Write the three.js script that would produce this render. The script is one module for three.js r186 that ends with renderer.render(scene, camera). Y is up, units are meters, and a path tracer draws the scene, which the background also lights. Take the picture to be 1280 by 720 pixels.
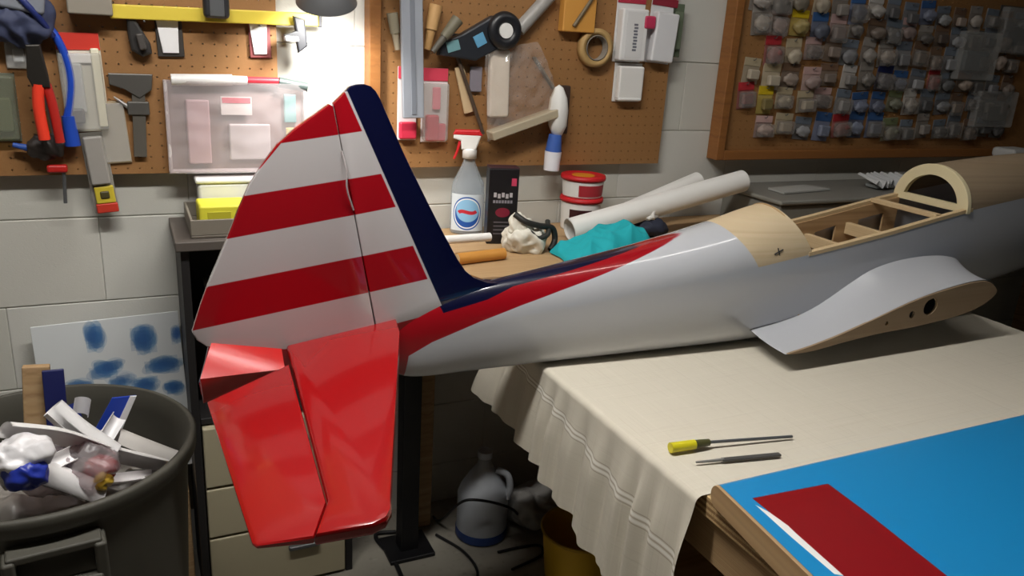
import * as THREE from 'three';
import { RoundedBoxGeometry } from 'three/addons/geometries/RoundedBoxGeometry.js';
import { mergeGeometries, mergeVertices, toCreasedNormals } from 'three/addons/utils/BufferGeometryUtils.js';
import { ConvexGeometry } from 'three/addons/geometries/ConvexGeometry.js';
import { ImprovedNoise } from 'three/addons/math/ImprovedNoise.js';
import { RectAreaLightUniformsLib } from 'three/addons/lights/RectAreaLightUniformsLib.js';

// ------------------------------------------------------------------ camera, light, exposure
const scene = new THREE.Scene();
scene.background = new THREE.Color(0x000000);
const camera = new THREE.PerspectiveCamera(39.5978, 1280 / 720, 0.02, 50);   // hand-held phone: pitched down, turned right, slightly rolled
camera.position.copy(new THREE.Vector3(0, 1.42, 2.05));
camera.up.set(0.07915, 0.95030, -0.30110);
camera.lookAt(camera.position.clone().add(new THREE.Vector3(0.42037, -0.30570, -0.85431)));
const renderer = new THREE.WebGLRenderer({ antialias: true });
renderer.toneMapping = THREE.LinearToneMapping;
renderer.toneMappingExposure = 1.0;
renderer.shadowMap.enabled = true;
RectAreaLightUniformsLib.init();
const LAMP_POWER = 1.1;
const lampColor = new THREE.Color(1.0, 0.97, 0.925);
const shopLights = [[0.22, 2.28, 1.00, 1.1, 0.1, 58], [1.60, 2.28, 1.02, 1.1, 0.008, 34]];   // x, y, z, length, width and strength of each fluorescent fitting on the ceiling; thin second tube added for the fuselage highlight streak
for (const [x, y, z, len, wide, power] of shopLights) {
  const l = new THREE.RectAreaLight(lampColor, power, len, wide);
  l.position.set(x, y - 0.045, z); l.lookAt(x, y - 1, z); scene.add(l);
}

// ------------------------------------------------------------------ helpers
let seed = 7;
const rnd = () => { seed = (seed * 1664525 + 1013904223) >>> 0; return seed / 4294967296; };
const rr = (a, b) => a + (b - a) * rnd();
const noise = new ImprovedNoise();
const N = (x, y, z) => noise.noise(x, y, z);
const V = (x, y, z) => new THREE.Vector3(x, y, z);
const lerp = (a, b, t) => a + (b - a) * t;
const used = new Map();
function numbered(n) { const k = used.get(n) ?? 0; used.set(n, k + 1); return k ? n + '_' + String(k).padStart(3, '0') : n; }
const mats = new Map();
function M(color, roughness = 0.7, extra = {}) {
  const key = color + '|' + roughness + '|' + Object.entries(extra).map(([k, v]) => k + ':' + (v?.uuid ?? v)).join();
  if (!mats.has(key)) mats.set(key, new THREE.MeshPhysicalMaterial({ color: new THREE.Color(color), roughness, ...extra }));
  return mats.get(key);
}
const glossy = (color, extra = {}) => M(color, 0.32, { clearcoat: 0.8, clearcoatRoughness: 0.12, ...extra });
const clearFilm = (color = '#f4f4f2', rough = 0.22) => M(color, rough, { transmission: 0.8, thickness: 0, ior: 1.4, specularIntensity: 0.8 });
function obj(name, geo, mat, parent = scene, pos, rot) {
  const o = new THREE.Mesh(Array.isArray(geo) ? (geo.length > 1 ? mergeGeometries(geo.map((g) => { const h = g.index ? g.toNonIndexed() : g; for (const k of Object.keys(h.attributes)) if (!['position', 'normal', 'uv'].includes(k)) h.deleteAttribute(k); return h; })) : geo[0]) : geo, mat);
  o.name = parent === scene ? numbered(name) : partName(parent, name);
  if (pos) o.position.set(...pos);
  if (rot) o.rotation.set(...rot);
  o.castShadow = true; o.receiveShadow = true;
  parent.add(o);
  return o;
}
function partName(parent, n) { let k = 0, s = n; const has = (q) => parent.children.some((c) => c.name === q); while (has(s)) { k++; s = n + '_' + String(k).padStart(3, '0'); } return s; }
function tag(o, label, category, group) { o.userData.label = label; o.userData.category = category; if (group) o.userData.group = group; return o; }
function thing(name, label, category, pos = [0, 0, 0], rot = [0, 0, 0], group) {
  const o = new THREE.Group(); o.name = numbered(name); scene.add(o);
  o.position.set(...pos); o.rotation.set(...rot);
  return tag(o, label, category, group);
}
function struct(name, geo, mat, pos) { const o = obj(name, geo, mat, scene, pos); o.userData.kind = 'structure'; return o; }
function rbox(w, h, d, r = 0.003, s = 2) { return new RoundedBoxGeometry(w, h, d, s, Math.min(r, w / 2.05, h / 2.05, d / 2.05)); }
function cyl(r1, r2, h, n = 24) { return new THREE.CylinderGeometry(r1, r2, h, n); }
function lathe(pts, n = 32) { return new THREE.LatheGeometry(pts.map(([r, y]) => new THREE.Vector2(Math.max(r, 0.0001), y)), n); }
function tube(pts, r, seg = 40, n = 8) { return new THREE.TubeGeometry(new THREE.CatmullRomCurve3(pts.map((p) => V(...p))), seg, r, n, false); }
function poly(pts) { return new THREE.Shape(pts.map(([x, y]) => new THREE.Vector2(x, y))); }
function ext(pts, depth, bevel = 0.002, holes = [], curveSegments = 10) {
  const s = pts instanceof THREE.Shape ? pts : poly(pts);
  for (const h of holes) s.holes.push(h);
  const g = new THREE.ExtrudeGeometry(s, { depth: Math.max(depth - 2 * bevel, 0.0004), bevelEnabled: bevel > 0, bevelThickness: bevel, bevelSize: bevel, bevelOffset: -bevel, bevelSegments: 2, curveSegments });
  g.translate(0, 0, -Math.max(depth - 2 * bevel, 0.0004) / 2);
  return g;
}
// a bar from a to b with a w x h section
function bar(a, b, w, h = w, r = 0.002) {
  const A = V(...a), B = V(...b), g = rbox(w, h, A.distanceTo(B), r, 1);
  const m = new THREE.Matrix4().lookAt(A, B, Math.abs(B.y - A.y) > 0.95 * A.distanceTo(B) ? V(0, 0, 1) : V(0, 1, 0));
  g.applyMatrix4(m); const c = A.add(B).multiplyScalar(0.5); g.translate(c.x, c.y, c.z);
  return g;
}
function rod(a, b, r1, r2 = r1, n = 16) {
  const A = V(...a), B = V(...b), g = cyl(r2, r1, A.distanceTo(B), n);
  g.applyQuaternion(new THREE.Quaternion().setFromUnitVectors(V(0, 1, 0), B.clone().sub(A).normalize()));
  const c = A.add(B).multiplyScalar(0.5); g.translate(c.x, c.y, c.z);
  return g;
}
function crumple(g, amp, freq, off = 0, ridge = 0.5) {
  const p = g.attributes.position, n = g.attributes.normal;
  for (let i = 0; i < p.count; i++) {
    const x = p.getX(i), y = p.getY(i), z = p.getZ(i);
    const a = N(x * freq + off, y * freq + 3.1, z * freq - 1.7), b = 1 - 2 * Math.abs(N(x * freq * 2.1 - off, y * freq * 2.1, z * freq * 2.1 + 5));
    const d = amp * (a + ridge * b);
    p.setXYZ(i, x + n.getX(i) * d, y + n.getY(i) * d, z + n.getZ(i) * d);
  }
  g.computeVertexNormals();
  return g;
}
function blob(sx, sy, sz, amp, freq, off = 0, detail = 24) {
  const g = mergeVertices((() => { const s = new THREE.SphereGeometry(1, detail * 2, detail); s.deleteAttribute('uv'); s.deleteAttribute('normal'); return s; })(), 1e-4);
  g.computeVertexNormals(); g.scale(sx, sy, sz); g.computeVertexNormals();
  return crumple(g, amp, freq, off);
}
function canvasTex(w, h, draw, opts = {}) {
  const c = document.createElement('canvas'); c.width = w; c.height = h;
  draw(c.getContext('2d'), w, h);
  const t = new THREE.CanvasTexture(c);
  t.colorSpace = opts.data ? THREE.NoColorSpace : THREE.SRGBColorSpace;
  if (opts.repeat) { t.wrapS = t.wrapT = THREE.RepeatWrapping; t.repeat.set(...opts.repeat); }
  t.anisotropy = 8;
  return t;
}
function speckle(ctx, w, h, n, colors, min, max, alpha) {
  for (let i = 0; i < n; i++) { ctx.globalAlpha = alpha * rnd(); ctx.fillStyle = colors[Math.floor(rnd() * colors.length)]; ctx.fillRect(rnd() * w, rnd() * h, rr(min, max), rr(min, max)); }
  ctx.globalAlpha = 1;
}
function woodTex(base, dark, light, w = 512, h = 256, lines = 240, repeat = [1, 1]) {
  return canvasTex(w, h, (x) => {
    x.fillStyle = base; x.fillRect(0, 0, w, h);
    for (let i = 0; i < lines; i++) {
      x.strokeStyle = rnd() < 0.55 ? dark : light; x.globalAlpha = rr(0.05, 0.3); x.lineWidth = rr(0.5, 2.2);
      const y = rnd() * h, a = rr(-6, 6); x.beginPath(); x.moveTo(0, y); x.bezierCurveTo(w * 0.3, y + a, w * 0.6, y - a, w, y + a * 0.5); x.stroke();
    }
  }, { repeat });
}
// planar uv in metres from two position axes
function planarUV(g, ax, ay, x0, y0, w, h) {
  const p = g.attributes.position, uv = new Float32Array(p.count * 2), get = (i, k) => (k === 'x' ? p.getX(i) : k === 'y' ? p.getY(i) : p.getZ(i));
  for (let i = 0; i < p.count; i++) { uv[2 * i] = (get(i, ax) - x0) / w; uv[2 * i + 1] = (get(i, ay) - y0) / h; }
  g.setAttribute('uv', new THREE.BufferAttribute(uv, 2));
  return g;
}
function gridGeo(nu, nv, f, uvf) {
  const pos = [], uv = [], idx = [];
  for (let j = 0; j <= nv; j++) for (let i = 0; i <= nu; i++) { const p = f(i / nu, j / nv); pos.push(p[0], p[1], p[2]); const q = uvf ? uvf(i / nu, j / nv) : [i / nu, j / nv]; uv.push(q[0], q[1]); }
  for (let j = 0; j < nv; j++) for (let i = 0; i < nu; i++) { const a = j * (nu + 1) + i, b = a + 1, c = a + nu + 1, d = c + 1; idx.push(a, b, d, a, d, c); }
  const g = new THREE.BufferGeometry();
  g.setAttribute('position', new THREE.Float32BufferAttribute(pos, 3)); g.setAttribute('uv', new THREE.Float32BufferAttribute(uv, 2)); g.setIndex(idx); g.computeVertexNormals();
  return g;
}

// ------------------------------------------------------------------ shared materials
const woodTan = woodTex('#b3936a', '#856342', '#cfb28a');
const woodPale = woodTex('#cdb48c', '#a88a5e', '#e3d0ae');
const mWood = M('#ffffff', 0.65, { map: woodTan });
const mWoodPale = M('#ffffff', 0.62, { map: woodPale });
const mBlack = M('#121214', 0.5), mDark = M('#2a2a2c', 0.6), mSteel = M('#8f9296', 0.32, { metalness: 0.85 }), mGreySteel = M('#6e7072', 0.42, { metalness: 0.6 });
const mWhite = M('#e4e3df', 0.55), mPaper = M('#e9e8e4', 0.8), mRed = M('#c21a22', 0.5), mYellow = M('#e2c52a', 0.55);

// ------------------------------------------------------------------ the room
const floorTex = canvasTex(1024, 1024, (x, w, h) => {
  x.fillStyle = '#8f8a7e'; x.fillRect(0, 0, w, h);
  speckle(x, w, h, 9000, ['#6f6a60', '#a9a496', '#7d786d', '#5b564e'], 1, 7, 0.3);
}, { repeat: [3, 2] });
const X0 = -1.7, X1 = 4.6, Z1 = 4.4, H = 2.34;
struct('floor', new THREE.BoxGeometry(X1 - X0 + 0.4, 0.12, Z1 + 0.4), M('#ffffff', 0.8, { map: floorTex }), [(X0 + X1) / 2, -0.06, Z1 / 2]);
struct('ceiling', new THREE.BoxGeometry(X1 - X0 + 0.4, 0.12, Z1 + 0.4), M('#a5a097', 0.9), [(X0 + X1) / 2, H + 0.06, Z1 / 2]);
const mSideWall = M('#b4b1a8', 0.9);
struct('wall_left', new THREE.BoxGeometry(0.15, H, Z1), mSideWall, [X0 - 0.075, H / 2, Z1 / 2]);
struct('wall_right', new THREE.BoxGeometry(0.15, H, Z1), M('#2e2c29', 0.9), [X1 + 0.075, H / 2, Z1 / 2]);
struct('wall_front', new THREE.BoxGeometry(X1 - X0 + 0.3, H, 0.15), M('#77736a', 0.9), [(X0 + X1) / 2, H / 2, Z1 + 0.075]);
// back wall: painted concrete blocks, each one a block with recessed joints
const paintBump = canvasTex(512, 512, (x, w, h) => { x.fillStyle = '#808080'; x.fillRect(0, 0, w, h); speckle(x, w, h, 9000, ['#5a5a5a', '#a5a5a5', '#404040', '#b0b0b0'], 1, 5, 0.5); }, { data: true });
const wallBack = struct('wall_back', new THREE.BoxGeometry(X1 - X0 + 0.3, H, 0.15), M('#b9b8b0', 0.85), [(X0 + X1) / 2, H / 2, -0.079]);
{
  const g = new RoundedBoxGeometry(0.4069, 0.2034, 0.02, 2, 0.0028);
  const tones = ['#c9c8c0', '#c4c3ba', '#cdccc5', '#c7c5bc'].map((c) => M(c, 0.72, { bumpMap: paintBump, bumpScale: 0.0012 }));
  for (let row = 0; row < 12; row++) {
    const y = -0.075 + 0.205 * row + 0.1025; if (y > H - 0.08 || y < 0.02) continue;
    for (let k = 0; k < 16; k++) {
      const x = X0 + 0.2 + 0.407 * k + (row % 2 ? 0.2 : 0); if (x > X1 - 0.2) continue;
      obj('block', g, tones[Math.floor(rnd() * 4)], wallBack, [x - wallBack.position.x, y - H / 2, 0.079 - 0.010 + rr(-0.0008, 0.0008)]);
    }
  }
}
// ceiling light fittings; the narrow tube is added for its reflection on the fuselage
for (const [x, y, z, len, wide, power] of shopLights) {
  const t = thing('ceiling_light', wide > 0.05 ? 'wide fluorescent strip light on the ceiling above the tail' : 'narrow single tube light added on the ceiling above the cockpit for the fuselage highlight', 'light', [x, y, z]);
  obj('housing', rbox(len + 0.06, 0.06, 0.16, 0.01), M('#e6e6e2', 0.5), t, [0, 0.02, 0]);
  obj('hanger', [cyl(0.006, 0.006, 0.04, 8).translate(-0.4, 0.06, 0), cyl(0.006, 0.006, 0.04, 8).translate(0.4, 0.06, 0)], mSteel, t);
  obj('diffuser', rbox(len, 0.022, wide, Math.min(0.008, wide / 2.2)), new THREE.MeshStandardMaterial({ color: 0xffffff, emissive: lampColor, emissiveIntensity: power * 0.4 }), t, [0, -0.018, 0]);
}

// ------------------------------------------------------------------ pegboards
const pegTex = (base, a, b) => canvasTex(512, 512, (x, w, h) => { x.fillStyle = base; x.fillRect(0, 0, w, h); speckle(x, w, h, 14000, [a, b], 1, 4, 0.22); }, { repeat: [2, 2] });
function perforated(w, h, pitch = 0.0254, r = 0.0019) {
  const nx = Math.round(w / pitch), ny = Math.round(h / pitch), px = w / nx, py = h / ny, pos = [], uv = [], idx = [];
  const ring = []; for (let k = 0; k < 8; k++) { const a = Math.PI / 8 + k * Math.PI / 4; ring.push([Math.cos(a) * r, Math.sin(a) * r]); }
  const nor = [];
  for (let j = 0; j < ny; j++) for (let i = 0; i < nx; i++) {
    const cx = -w / 2 + (i + 0.5) * px, cy = -h / 2 + (j + 0.5) * py, o = pos.length / 3;
    const add = (x, y, z, n) => { pos.push(x, y, z); nor.push(...n); uv.push(x, y); };
    for (const [x, y] of ring) add(cx + x, cy + y, 0, [0, 0, 1]);
    for (const [sx, sy] of [[1, 1], [-1, 1], [-1, -1], [1, -1]]) add(cx + sx * px / 2, cy + sy * py / 2, 0, [0, 0, 1]);
    const T = (a, b, c) => idx.push(o + a, o + b, o + c);
    T(8, 0, 7); T(8, 1, 0); T(9, 2, 1); T(9, 3, 2); T(10, 4, 3); T(10, 5, 4); T(11, 6, 5); T(11, 7, 6);
    T(8, 9, 1); T(9, 10, 3); T(10, 11, 5); T(11, 8, 7);
    const q = pos.length / 3;
    for (let k = 0; k < 8; k++) { const [x, y] = ring[k]; add(cx + x, cy + y, 0, [-x / r, -y / r, 0]); add(cx + x, cy + y, -0.005, [-x / r, -y / r, 0]); }
    for (let k = 0; k < 8; k++) { const a = q + 2 * k, b = q + 2 * ((k + 1) % 8); idx.push(a, b, b + 1, a, b + 1, a + 1); }
  }
  const g = new THREE.BufferGeometry();
  g.setAttribute('position', new THREE.Float32BufferAttribute(pos, 3)); g.setAttribute('normal', new THREE.Float32BufferAttribute(nor, 3)); g.setAttribute('uv', new THREE.Float32BufferAttribute(uv, 2)); g.setIndex(idx);
  return g;
}
const PZ = 0.03;                                        // front face of the pegboards
function pegboard(label, x0, x1, y0, y1, mat, frameMat, sides) {
  const t = thing('pegboard', label, 'pegboard', [(x0 + x1) / 2, (y0 + y1) / 2, 0]);
  const w = x1 - x0, h = y1 - y0;
  obj('perforated_panel', perforated(w, h), mat, t, [0, 0, PZ]);
  for (const [cx, cy, bw, bh] of [[0, h / 2 - 0.01, w, 0.02], [0, -h / 2 + 0.01, w, 0.02], [-w / 2 + 0.01, 0, 0.02, h - 0.042], [w / 2 - 0.01, 0, 0.02, h - 0.042]])
    obj('batten', new THREE.BoxGeometry(bw, bh, PZ - 0.006), mat, t, [cx, cy, (PZ - 0.006) / 2 + 0.001]);
  for (const s of sides) {
    if (s === 'left') obj('frame_strip', rbox(0.03, h + 0.06, 0.05, 0.003), frameMat, t, [-w / 2 - 0.0155, 0, 0.0265]);
    if (s === 'right') obj('frame_strip', rbox(0.03, h + 0.06, 0.05, 0.003), frameMat, t, [w / 2 + 0.0155, 0, 0.0265]);
    if (s === 'bottom') obj('frame_strip', rbox(w, 0.03, 0.05, 0.003), frameMat, t, [0, -h / 2 - 0.0155, 0.0265]);
  }
  return t;
}
const mPeg = M('#ffffff', 0.6, { map: pegTex('#946a3e', '#7a532b', '#a97f50') });
const mPegFrame = M('#ffffff', 0.6, { map: woodTex('#8f5c2c', '#6c421c', '#a8733f') });
pegboard('brown pegboard on the left behind the tail, hung with tools and a yellow level', -1.1, 0.337, 1.056, 1.9, mPeg, mPegFrame, []);
pegboard('brown pegboard in the middle above the workbench, hung with tapes and packets', 0.585, 1.465, 1.06, 1.9, mPeg, mPegFrame, ['left']);
pegboard('framed brown pegboard on the right, covered with rows of small packets', 1.70, 3.5, 1.10, 1.9, mPeg, mPegFrame, ['left', 'bottom']);

// ------------------------------------------------------------------ the model aeroplane
const ZC = 0.66;                                        // its plane of symmetry
const plane = thing('model_airplane', 'large unfinished silver white model airplane with a striped tail lying on the cloth-covered table', 'model airplane', [0, 0, 0]);
const RED = '#980a18', NAVY = '#070b2d', SILVER = '#bec0c5';
const stations = [        // x, top, bottom, half width, shoulder height, lower exponent
  [0.405, 0.884, 0.786, 0.012, 0.838, 2.2],
  [0.470, 0.900, 0.7565, 0.020, 0.838, 2.3],
  [0.600, 0.935, 0.7545, 0.036, 0.856, 2.5],
  [0.800, 0.967, 0.7542, 0.060, 0.888, 2.7],
  [1.000, 0.999, 0.7542, 0.080, 0.919, 2.9],
  [1.180, 1.036, 0.7542, 0.096, 0.947, 3.1],
  [1.330, 1.073, 0.7550, 0.103, 0.970, 3.2],
  [1.600, 1.108, 0.7600, 0.108, 1.011, 3.2],
  [1.885, 1.155, 0.7900, 0.108, 1.058, 3.0],
  [2.200, 1.180, 0.8400, 0.106, 1.095, 2.8],
  [2.600, 1.190, 0.9100, 0.100, 1.120, 2.6],
];
function fus(x) {
  let i = 0; while (i < stations.length - 2 && x > stations[i + 1][0]) i++;
  const a = stations[Math.max(0, i - 1)], b = stations[i], c = stations[i + 1], d = stations[Math.min(stations.length - 1, i + 2)];
  const t = (x - b[0]) / (c[0] - b[0]), r = [];
  for (let k = 1; k < 6; k++) {
    const m1 = i > 0 ? (c[k] - a[k]) / (c[0] - a[0]) * (c[0] - b[0]) : c[k] - b[k], m2 = i < stations.length - 2 ? (d[k] - b[k]) / (d[0] - b[0]) * (c[0] - b[0]) : c[k] - b[k];
    r.push((2 * t ** 3 - 3 * t ** 2 + 1) * b[k] + (t ** 3 - 2 * t ** 2 + t) * m1 + (-2 * t ** 3 + 3 * t ** 2) * c[k] + (t ** 3 - t ** 2) * m2);
  }
  return { top: r[0], bot: r[1], hw: r[2], yl: r[3], n: r[4] };
}
const DECK0 = 1.18, DECK1 = 1.33, OPEN1 = 1.885;
const skewAt = (x) => 0.057 * THREE.MathUtils.smoothstep(x, 0.95, 1.15) * (1 - THREE.MathUtils.smoothstep(x, 1.36, 1.62));
// side: v from 0 (keel) through 0.5 (shoulder) to 1 (crest)
function fusPoint(x, v, side) {
  let f, y, z, X = x;
  if (v <= 0.5) { f = fus(X + skewAt(x)); const a = v * Math.PI; z = f.hw * Math.sin(a) ** (2 / f.n); y = f.yl - (f.yl - f.bot) * Math.cos(a) ** (2 / f.n); X += skewAt(x); }
  else { const a = (v - 0.5) * Math.PI; X = x + skewAt(x) * (1 - Math.sin(a)); f = fus(X); z = f.hw * Math.cos(a); y = f.yl + (f.top - f.yl) * Math.sin(a); }
  return [X, y, ZC + side * z];
}
const tailCanvas = { x0: 0.04, y0: 0.72, w: 1.36, h: 0.64 };
const hingeLine = [[0.319, 1.282], [0.394, 0.883]];
const stripes = [
  [[0.233, 1.218], [0.392, 1.242], [0.422, 1.166], [0.164, 1.129], [0.097, 1.056]],
  [[0.138, 1.057], [0.453, 1.106], [0.49, 1.031], [0.105, 0.975], [0.051, 0.918]],
  [[0.077, 0.898], [0.519, 0.964], [0.549, 0.896], [0.385, 0.868], [0.229, 0.847], [0.102, 0.866], [0.022, 0.863]],
];
const navyPoly = [...[[0.343, 1.305], [0.347, 1.337], [0.47, 1.341], [0.717, 0.971], [0.787, 1.018], [1.172, 1.088], [1.28, 1.085]], ...[[1.241, 1.056], [1.165, 1.039], [0.969, 0.993]], ...[[0.781, 0.955], [0.674, 0.935]], ...[[0.618, 0.913], [0.529, 0.891]]];
const trimLine = [[0.343, 1.305], [0.533, 0.887]];
const redPoly = [...[[0.022, 0.863], [0.229, 0.847], [0.385, 0.868], [0.533, 0.894], [0.544, 0.951], [0.619, 0.97], [0.788, 1.001], [0.98, 1.042], [1.278, 1.094]], ...[[1.261, 1.065], [1.16, 1.035]], ...[[1.06, 1.009], [0.961, 0.98]], ...[[0.865, 0.952], [0.773, 0.926]], ...[[0.687, 0.9], [0.601, 0.871]], ...[[0.506, 0.834], [0.461, 0.808], [0.451, 0.719]], [0.0, 0.7]];
const paint = (withFin) => canvasTex(2040, 960, (x, w, h) => {
  const P = ([a, b]) => [(a - tailCanvas.x0) / tailCanvas.w * w, h - (b - tailCanvas.y0) / tailCanvas.h * h];
  const fill = (pts, c) => { x.fillStyle = c; x.beginPath(); pts.forEach((p, i) => (i ? x.lineTo(...P(p)) : x.moveTo(...P(p)))); x.closePath(); x.fill(); };
  x.fillStyle = SILVER; x.fillRect(0, 0, w, h);
  fill(redPoly, RED);
  fill([[0.057, 1.363], [0.411, 1.379], [0.546, 0.894], [0.385, 0.868], [0.229, 0.847], [0.021, 0.848]], RED);
  if (withFin) for (const s of stripes) fill(s, '#b9b6b6');
  fill(navyPoly, NAVY);
  if (!withFin) return;
  x.strokeStyle = '#b9b6b6'; x.lineWidth = 7; x.beginPath(); x.moveTo(...P(trimLine[0])); x.lineTo(...P(trimLine[1])); x.stroke();
});
const mHull = glossy('#ffffff', { map: paint(false), roughness: 0.24, clearcoat: 1, clearcoatRoughness: 0.05 });
const mTail = glossy('#ffffff', { map: paint(true), roughness: 0.22, clearcoat: 1, clearcoatRoughness: 0.05 });
const mSilver = M(SILVER, 0.36, { clearcoat: 0.5, clearcoatRoughness: 0.2 });
const mBalsaDeck = M('#ffffff', 0.6, { map: woodTex('#c9b594', '#b59d78', '#d6c5a8', 512, 256, 120) });
const mFrontDeck = M('#ffffff', 0.65, { map: woodTex('#8f7c64', '#77654e', '#a3917a', 512, 256, 120) });
{
  const xs = []; const span = (a, b, n) => { for (let i = 0; i < n; i++) xs.push(lerp(a, b, i / n)); };
  span(0.405, 0.47, 6); span(0.47, DECK0, 60); span(DECK0, DECK1, 16); span(DECK1, OPEN1, 40); span(OPEN1, 2.6, 30); xs.push(2.6);
  const NV = 28, cols = [];       // ring: near keel -> crest -> far keel
  for (let k = 0; k <= NV; k++) cols.push([k / NV, 1]);
  for (let k = NV - 1; k >= 0; k--) cols.push([k / NV, -1]);
  const nc = cols.length, pos = [], uv = [];
  for (const x of xs) for (const [v, s] of cols) { const p = fusPoint(x, v, s); pos.push(...p); uv.push((p[0] - tailCanvas.x0) / tailCanvas.w, (p[1] - tailCanvas.y0) / tailCanvas.h); }
  const buckets = { skin: [], rear: [], front: [] }, all = [];
  for (let i = 0; i < xs.length - 1; i++) for (let j = 0; j < nc - 1; j++) {
    const a = i * nc + j, b = a + 1, c = a + nc, d = c + 1, tri = [a, c, b, b, c, d]; all.push(...tri);
    const arch = j >= NV / 2 && j < nc - 1 - NV / 2, xm = (xs[i] + xs[i + 1]) / 2;
    if (!arch || xm < DECK0) buckets.skin.push(...tri);
    else if (xm < DECK1) buckets.rear.push(...tri);
    else if (xm > OPEN1) buckets.front.push(...tri);
  }
  const base = new THREE.BufferGeometry(); base.setAttribute('position', new THREE.Float32BufferAttribute(pos, 3)); base.setAttribute('uv', new THREE.Float32BufferAttribute(uv, 2)); base.setIndex(all); base.computeVertexNormals();
  const sub = (idx) => { const g = base.clone(); g.setIndex(idx); return g.toNonIndexed(); };
  const capFan = (i) => { const g = new THREE.BufferGeometry(), p = [], u = [], row = []; for (let j = 0; j < nc; j++) row.push(pos.slice((i * nc + j) * 3, (i * nc + j) * 3 + 3)); const c = row.reduce((s, q) => [s[0] + q[0] / nc, s[1] + q[1] / nc, s[2] + q[2] / nc], [0, 0, 0]); for (let j = 0; j < nc - 1; j++) { p.push(...row[j], ...row[j + 1], ...c); for (const q of [row[j], row[j + 1], c]) u.push((q[0] - tailCanvas.x0) / tailCanvas.w, (q[1] - tailCanvas.y0) / tailCanvas.h); } g.setAttribute('position', new THREE.Float32BufferAttribute(p, 3)); g.setAttribute('uv', new THREE.Float32BufferAttribute(u, 2)); g.computeVertexNormals(); return g; };
  const skin = sub(buckets.skin), uvA = skin.attributes.uv;
  for (let i = 0; i < uvA.count; i++) if (uvA.getX(i) > 0.98) uvA.setX(i, 0.98);
  obj('fuselage', [skin, capFan(0), capFan(xs.length - 1)], mHull, plane).userData.label = 'silver white fuselage with a red and navy stripe along its spine';
  obj('rear_deck', sub(buckets.rear), mBalsaDeck, plane).userData.label = 'bare tan curved deck behind the cockpit opening';
  obj('front_deck', sub(buckets.front), mFrontDeck, plane).userData.label = 'bare brown curved deck ahead of the cockpit opening';
  // a small dark cross marked on the bare deck
  const mk = fusPoint(1.245, 0.575, 1);
  obj('ink_mark', [bar([mk[0] - 0.012, mk[1] - 0.004, mk[2] + 0.001], [mk[0] + 0.012, mk[1] + 0.006, mk[2] + 0.0005], 0.003, 0.002), bar([mk[0] - 0.004, mk[1] + 0.01, mk[2] + 0.0005], [mk[0] + 0.004, mk[1] - 0.008, mk[2] + 0.001], 0.003, 0.002)], mDark, plane);
}
// cockpit opening: inner walls with lightening holes, floor, rails, cross braces, bulkheads
{
  const rail = (s) => { const g = []; for (let i = 0; i < 12; i++) { const x = lerp(1.375, 1.90, i / 12), x2 = lerp(1.375, 1.90, (i + 1) / 12), a = fus(x), b = fus(x2); g.push(bar([x, a.yl + 0.001, ZC + s * (a.hw - 0.006)], [x2 + 0.002, b.yl + 0.001, ZC + s * (b.hw - 0.006)], 0.014, 0.01, 0.001)); } return g; };
  for (const s of [1, -1]) obj('cockpit_rail', rail(s), mWoodPale, plane);
  const inner = (s) => {
    const top = [], low = [];
    for (let i = 0; i <= 12; i++) { const x = lerp(1.385, 1.88, i / 12), f = fus(x); top.push([x, f.yl - 0.003]); low.unshift([x, f.yl - 0.16]); }
    const hole = (x0, x1) => { const f = fus((x0 + x1) / 2); return poly([[x0, f.yl - 0.115], [x1, f.yl - 0.10], [x1, f.yl - 0.03], [x0, f.yl - 0.045]]); };
    return ext([...top, ...low], 0.005, 0.0004, s < 0 ? [hole(1.43, 1.52), hole(1.59, 1.66), hole(1.74, 1.83)] : []).translate(0, 0, ZC + s * 0.092);
  };
  for (const s of [1, -1]) obj('cockpit_side', inner(s), mWood, plane);
  const f0 = fus(1.385), f1 = fus(1.88);
  obj('cockpit_floor', bar([1.385, f0.yl - 0.155, ZC], [1.88, f1.yl - 0.155, ZC], 0.178, 0.005, 0.001), mWood, plane);
  for (const x of [1.56, 1.70]) { const f = fus(x); obj('cockpit_frame', bar([x, f.yl - 0.05, ZC - 0.088], [x, f.yl - 0.05, ZC + 0.088], 0.016, 0.03, 0.001), mWoodPale, plane); }
  const fb = fus(1.79); obj('cross_brace', bar([1.79, fb.yl + 0.004, ZC - 0.1], [1.79, fb.yl + 0.004, ZC + 0.1], 0.02, 0.012, 0.002), mWoodPale, plane);
  // rear bulkhead under the rear deck edge
  const hoop = (x, dy, grow, th, hole) => {
    const f = fus(x), pts = [], in_ = [];
    for (let i = 0; i <= 28; i++) { const a = Math.PI * i / 28; pts.push([-(f.hw + grow) * Math.cos(a), (f.top - f.yl + grow) * Math.sin(a)]); in_.push([-(f.hw - hole) * Math.cos(a), (f.top - f.yl - hole * 0.9) * Math.sin(a)]); }
    const lowY = dy; pts.push([f.hw + grow, lowY], [-(f.hw + grow), lowY]);
    const holes = []; if (hole) { const q = in_.map(([u, v]) => [u, Math.max(v, 0.012)]); holes.push(poly(q)); }
    return ext(pts, th, 0.0012, holes).rotateY(Math.PI / 2).translate(x, f.yl, ZC);
  };
  { const hg = hoop(1.378, -0.01, -0.006, 0.006, 0.022), p = hg.attributes.position, f = fus(1.378); for (let i = 0; i < p.count; i++) p.setX(i, p.getX(i) - 0.057 * THREE.MathUtils.clamp((p.getY(i) - f.yl) / (f.top - f.yl), 0, 1)); obj('bulkhead', hg, mWood, plane); }
  obj('canopy_former', hoop(1.884, -0.006, 0.003, 0.014, 0.026), M('#dccfa8', 0.6), plane).userData.label = 'pale arched former with an open centre in front of the cockpit';
}
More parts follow.
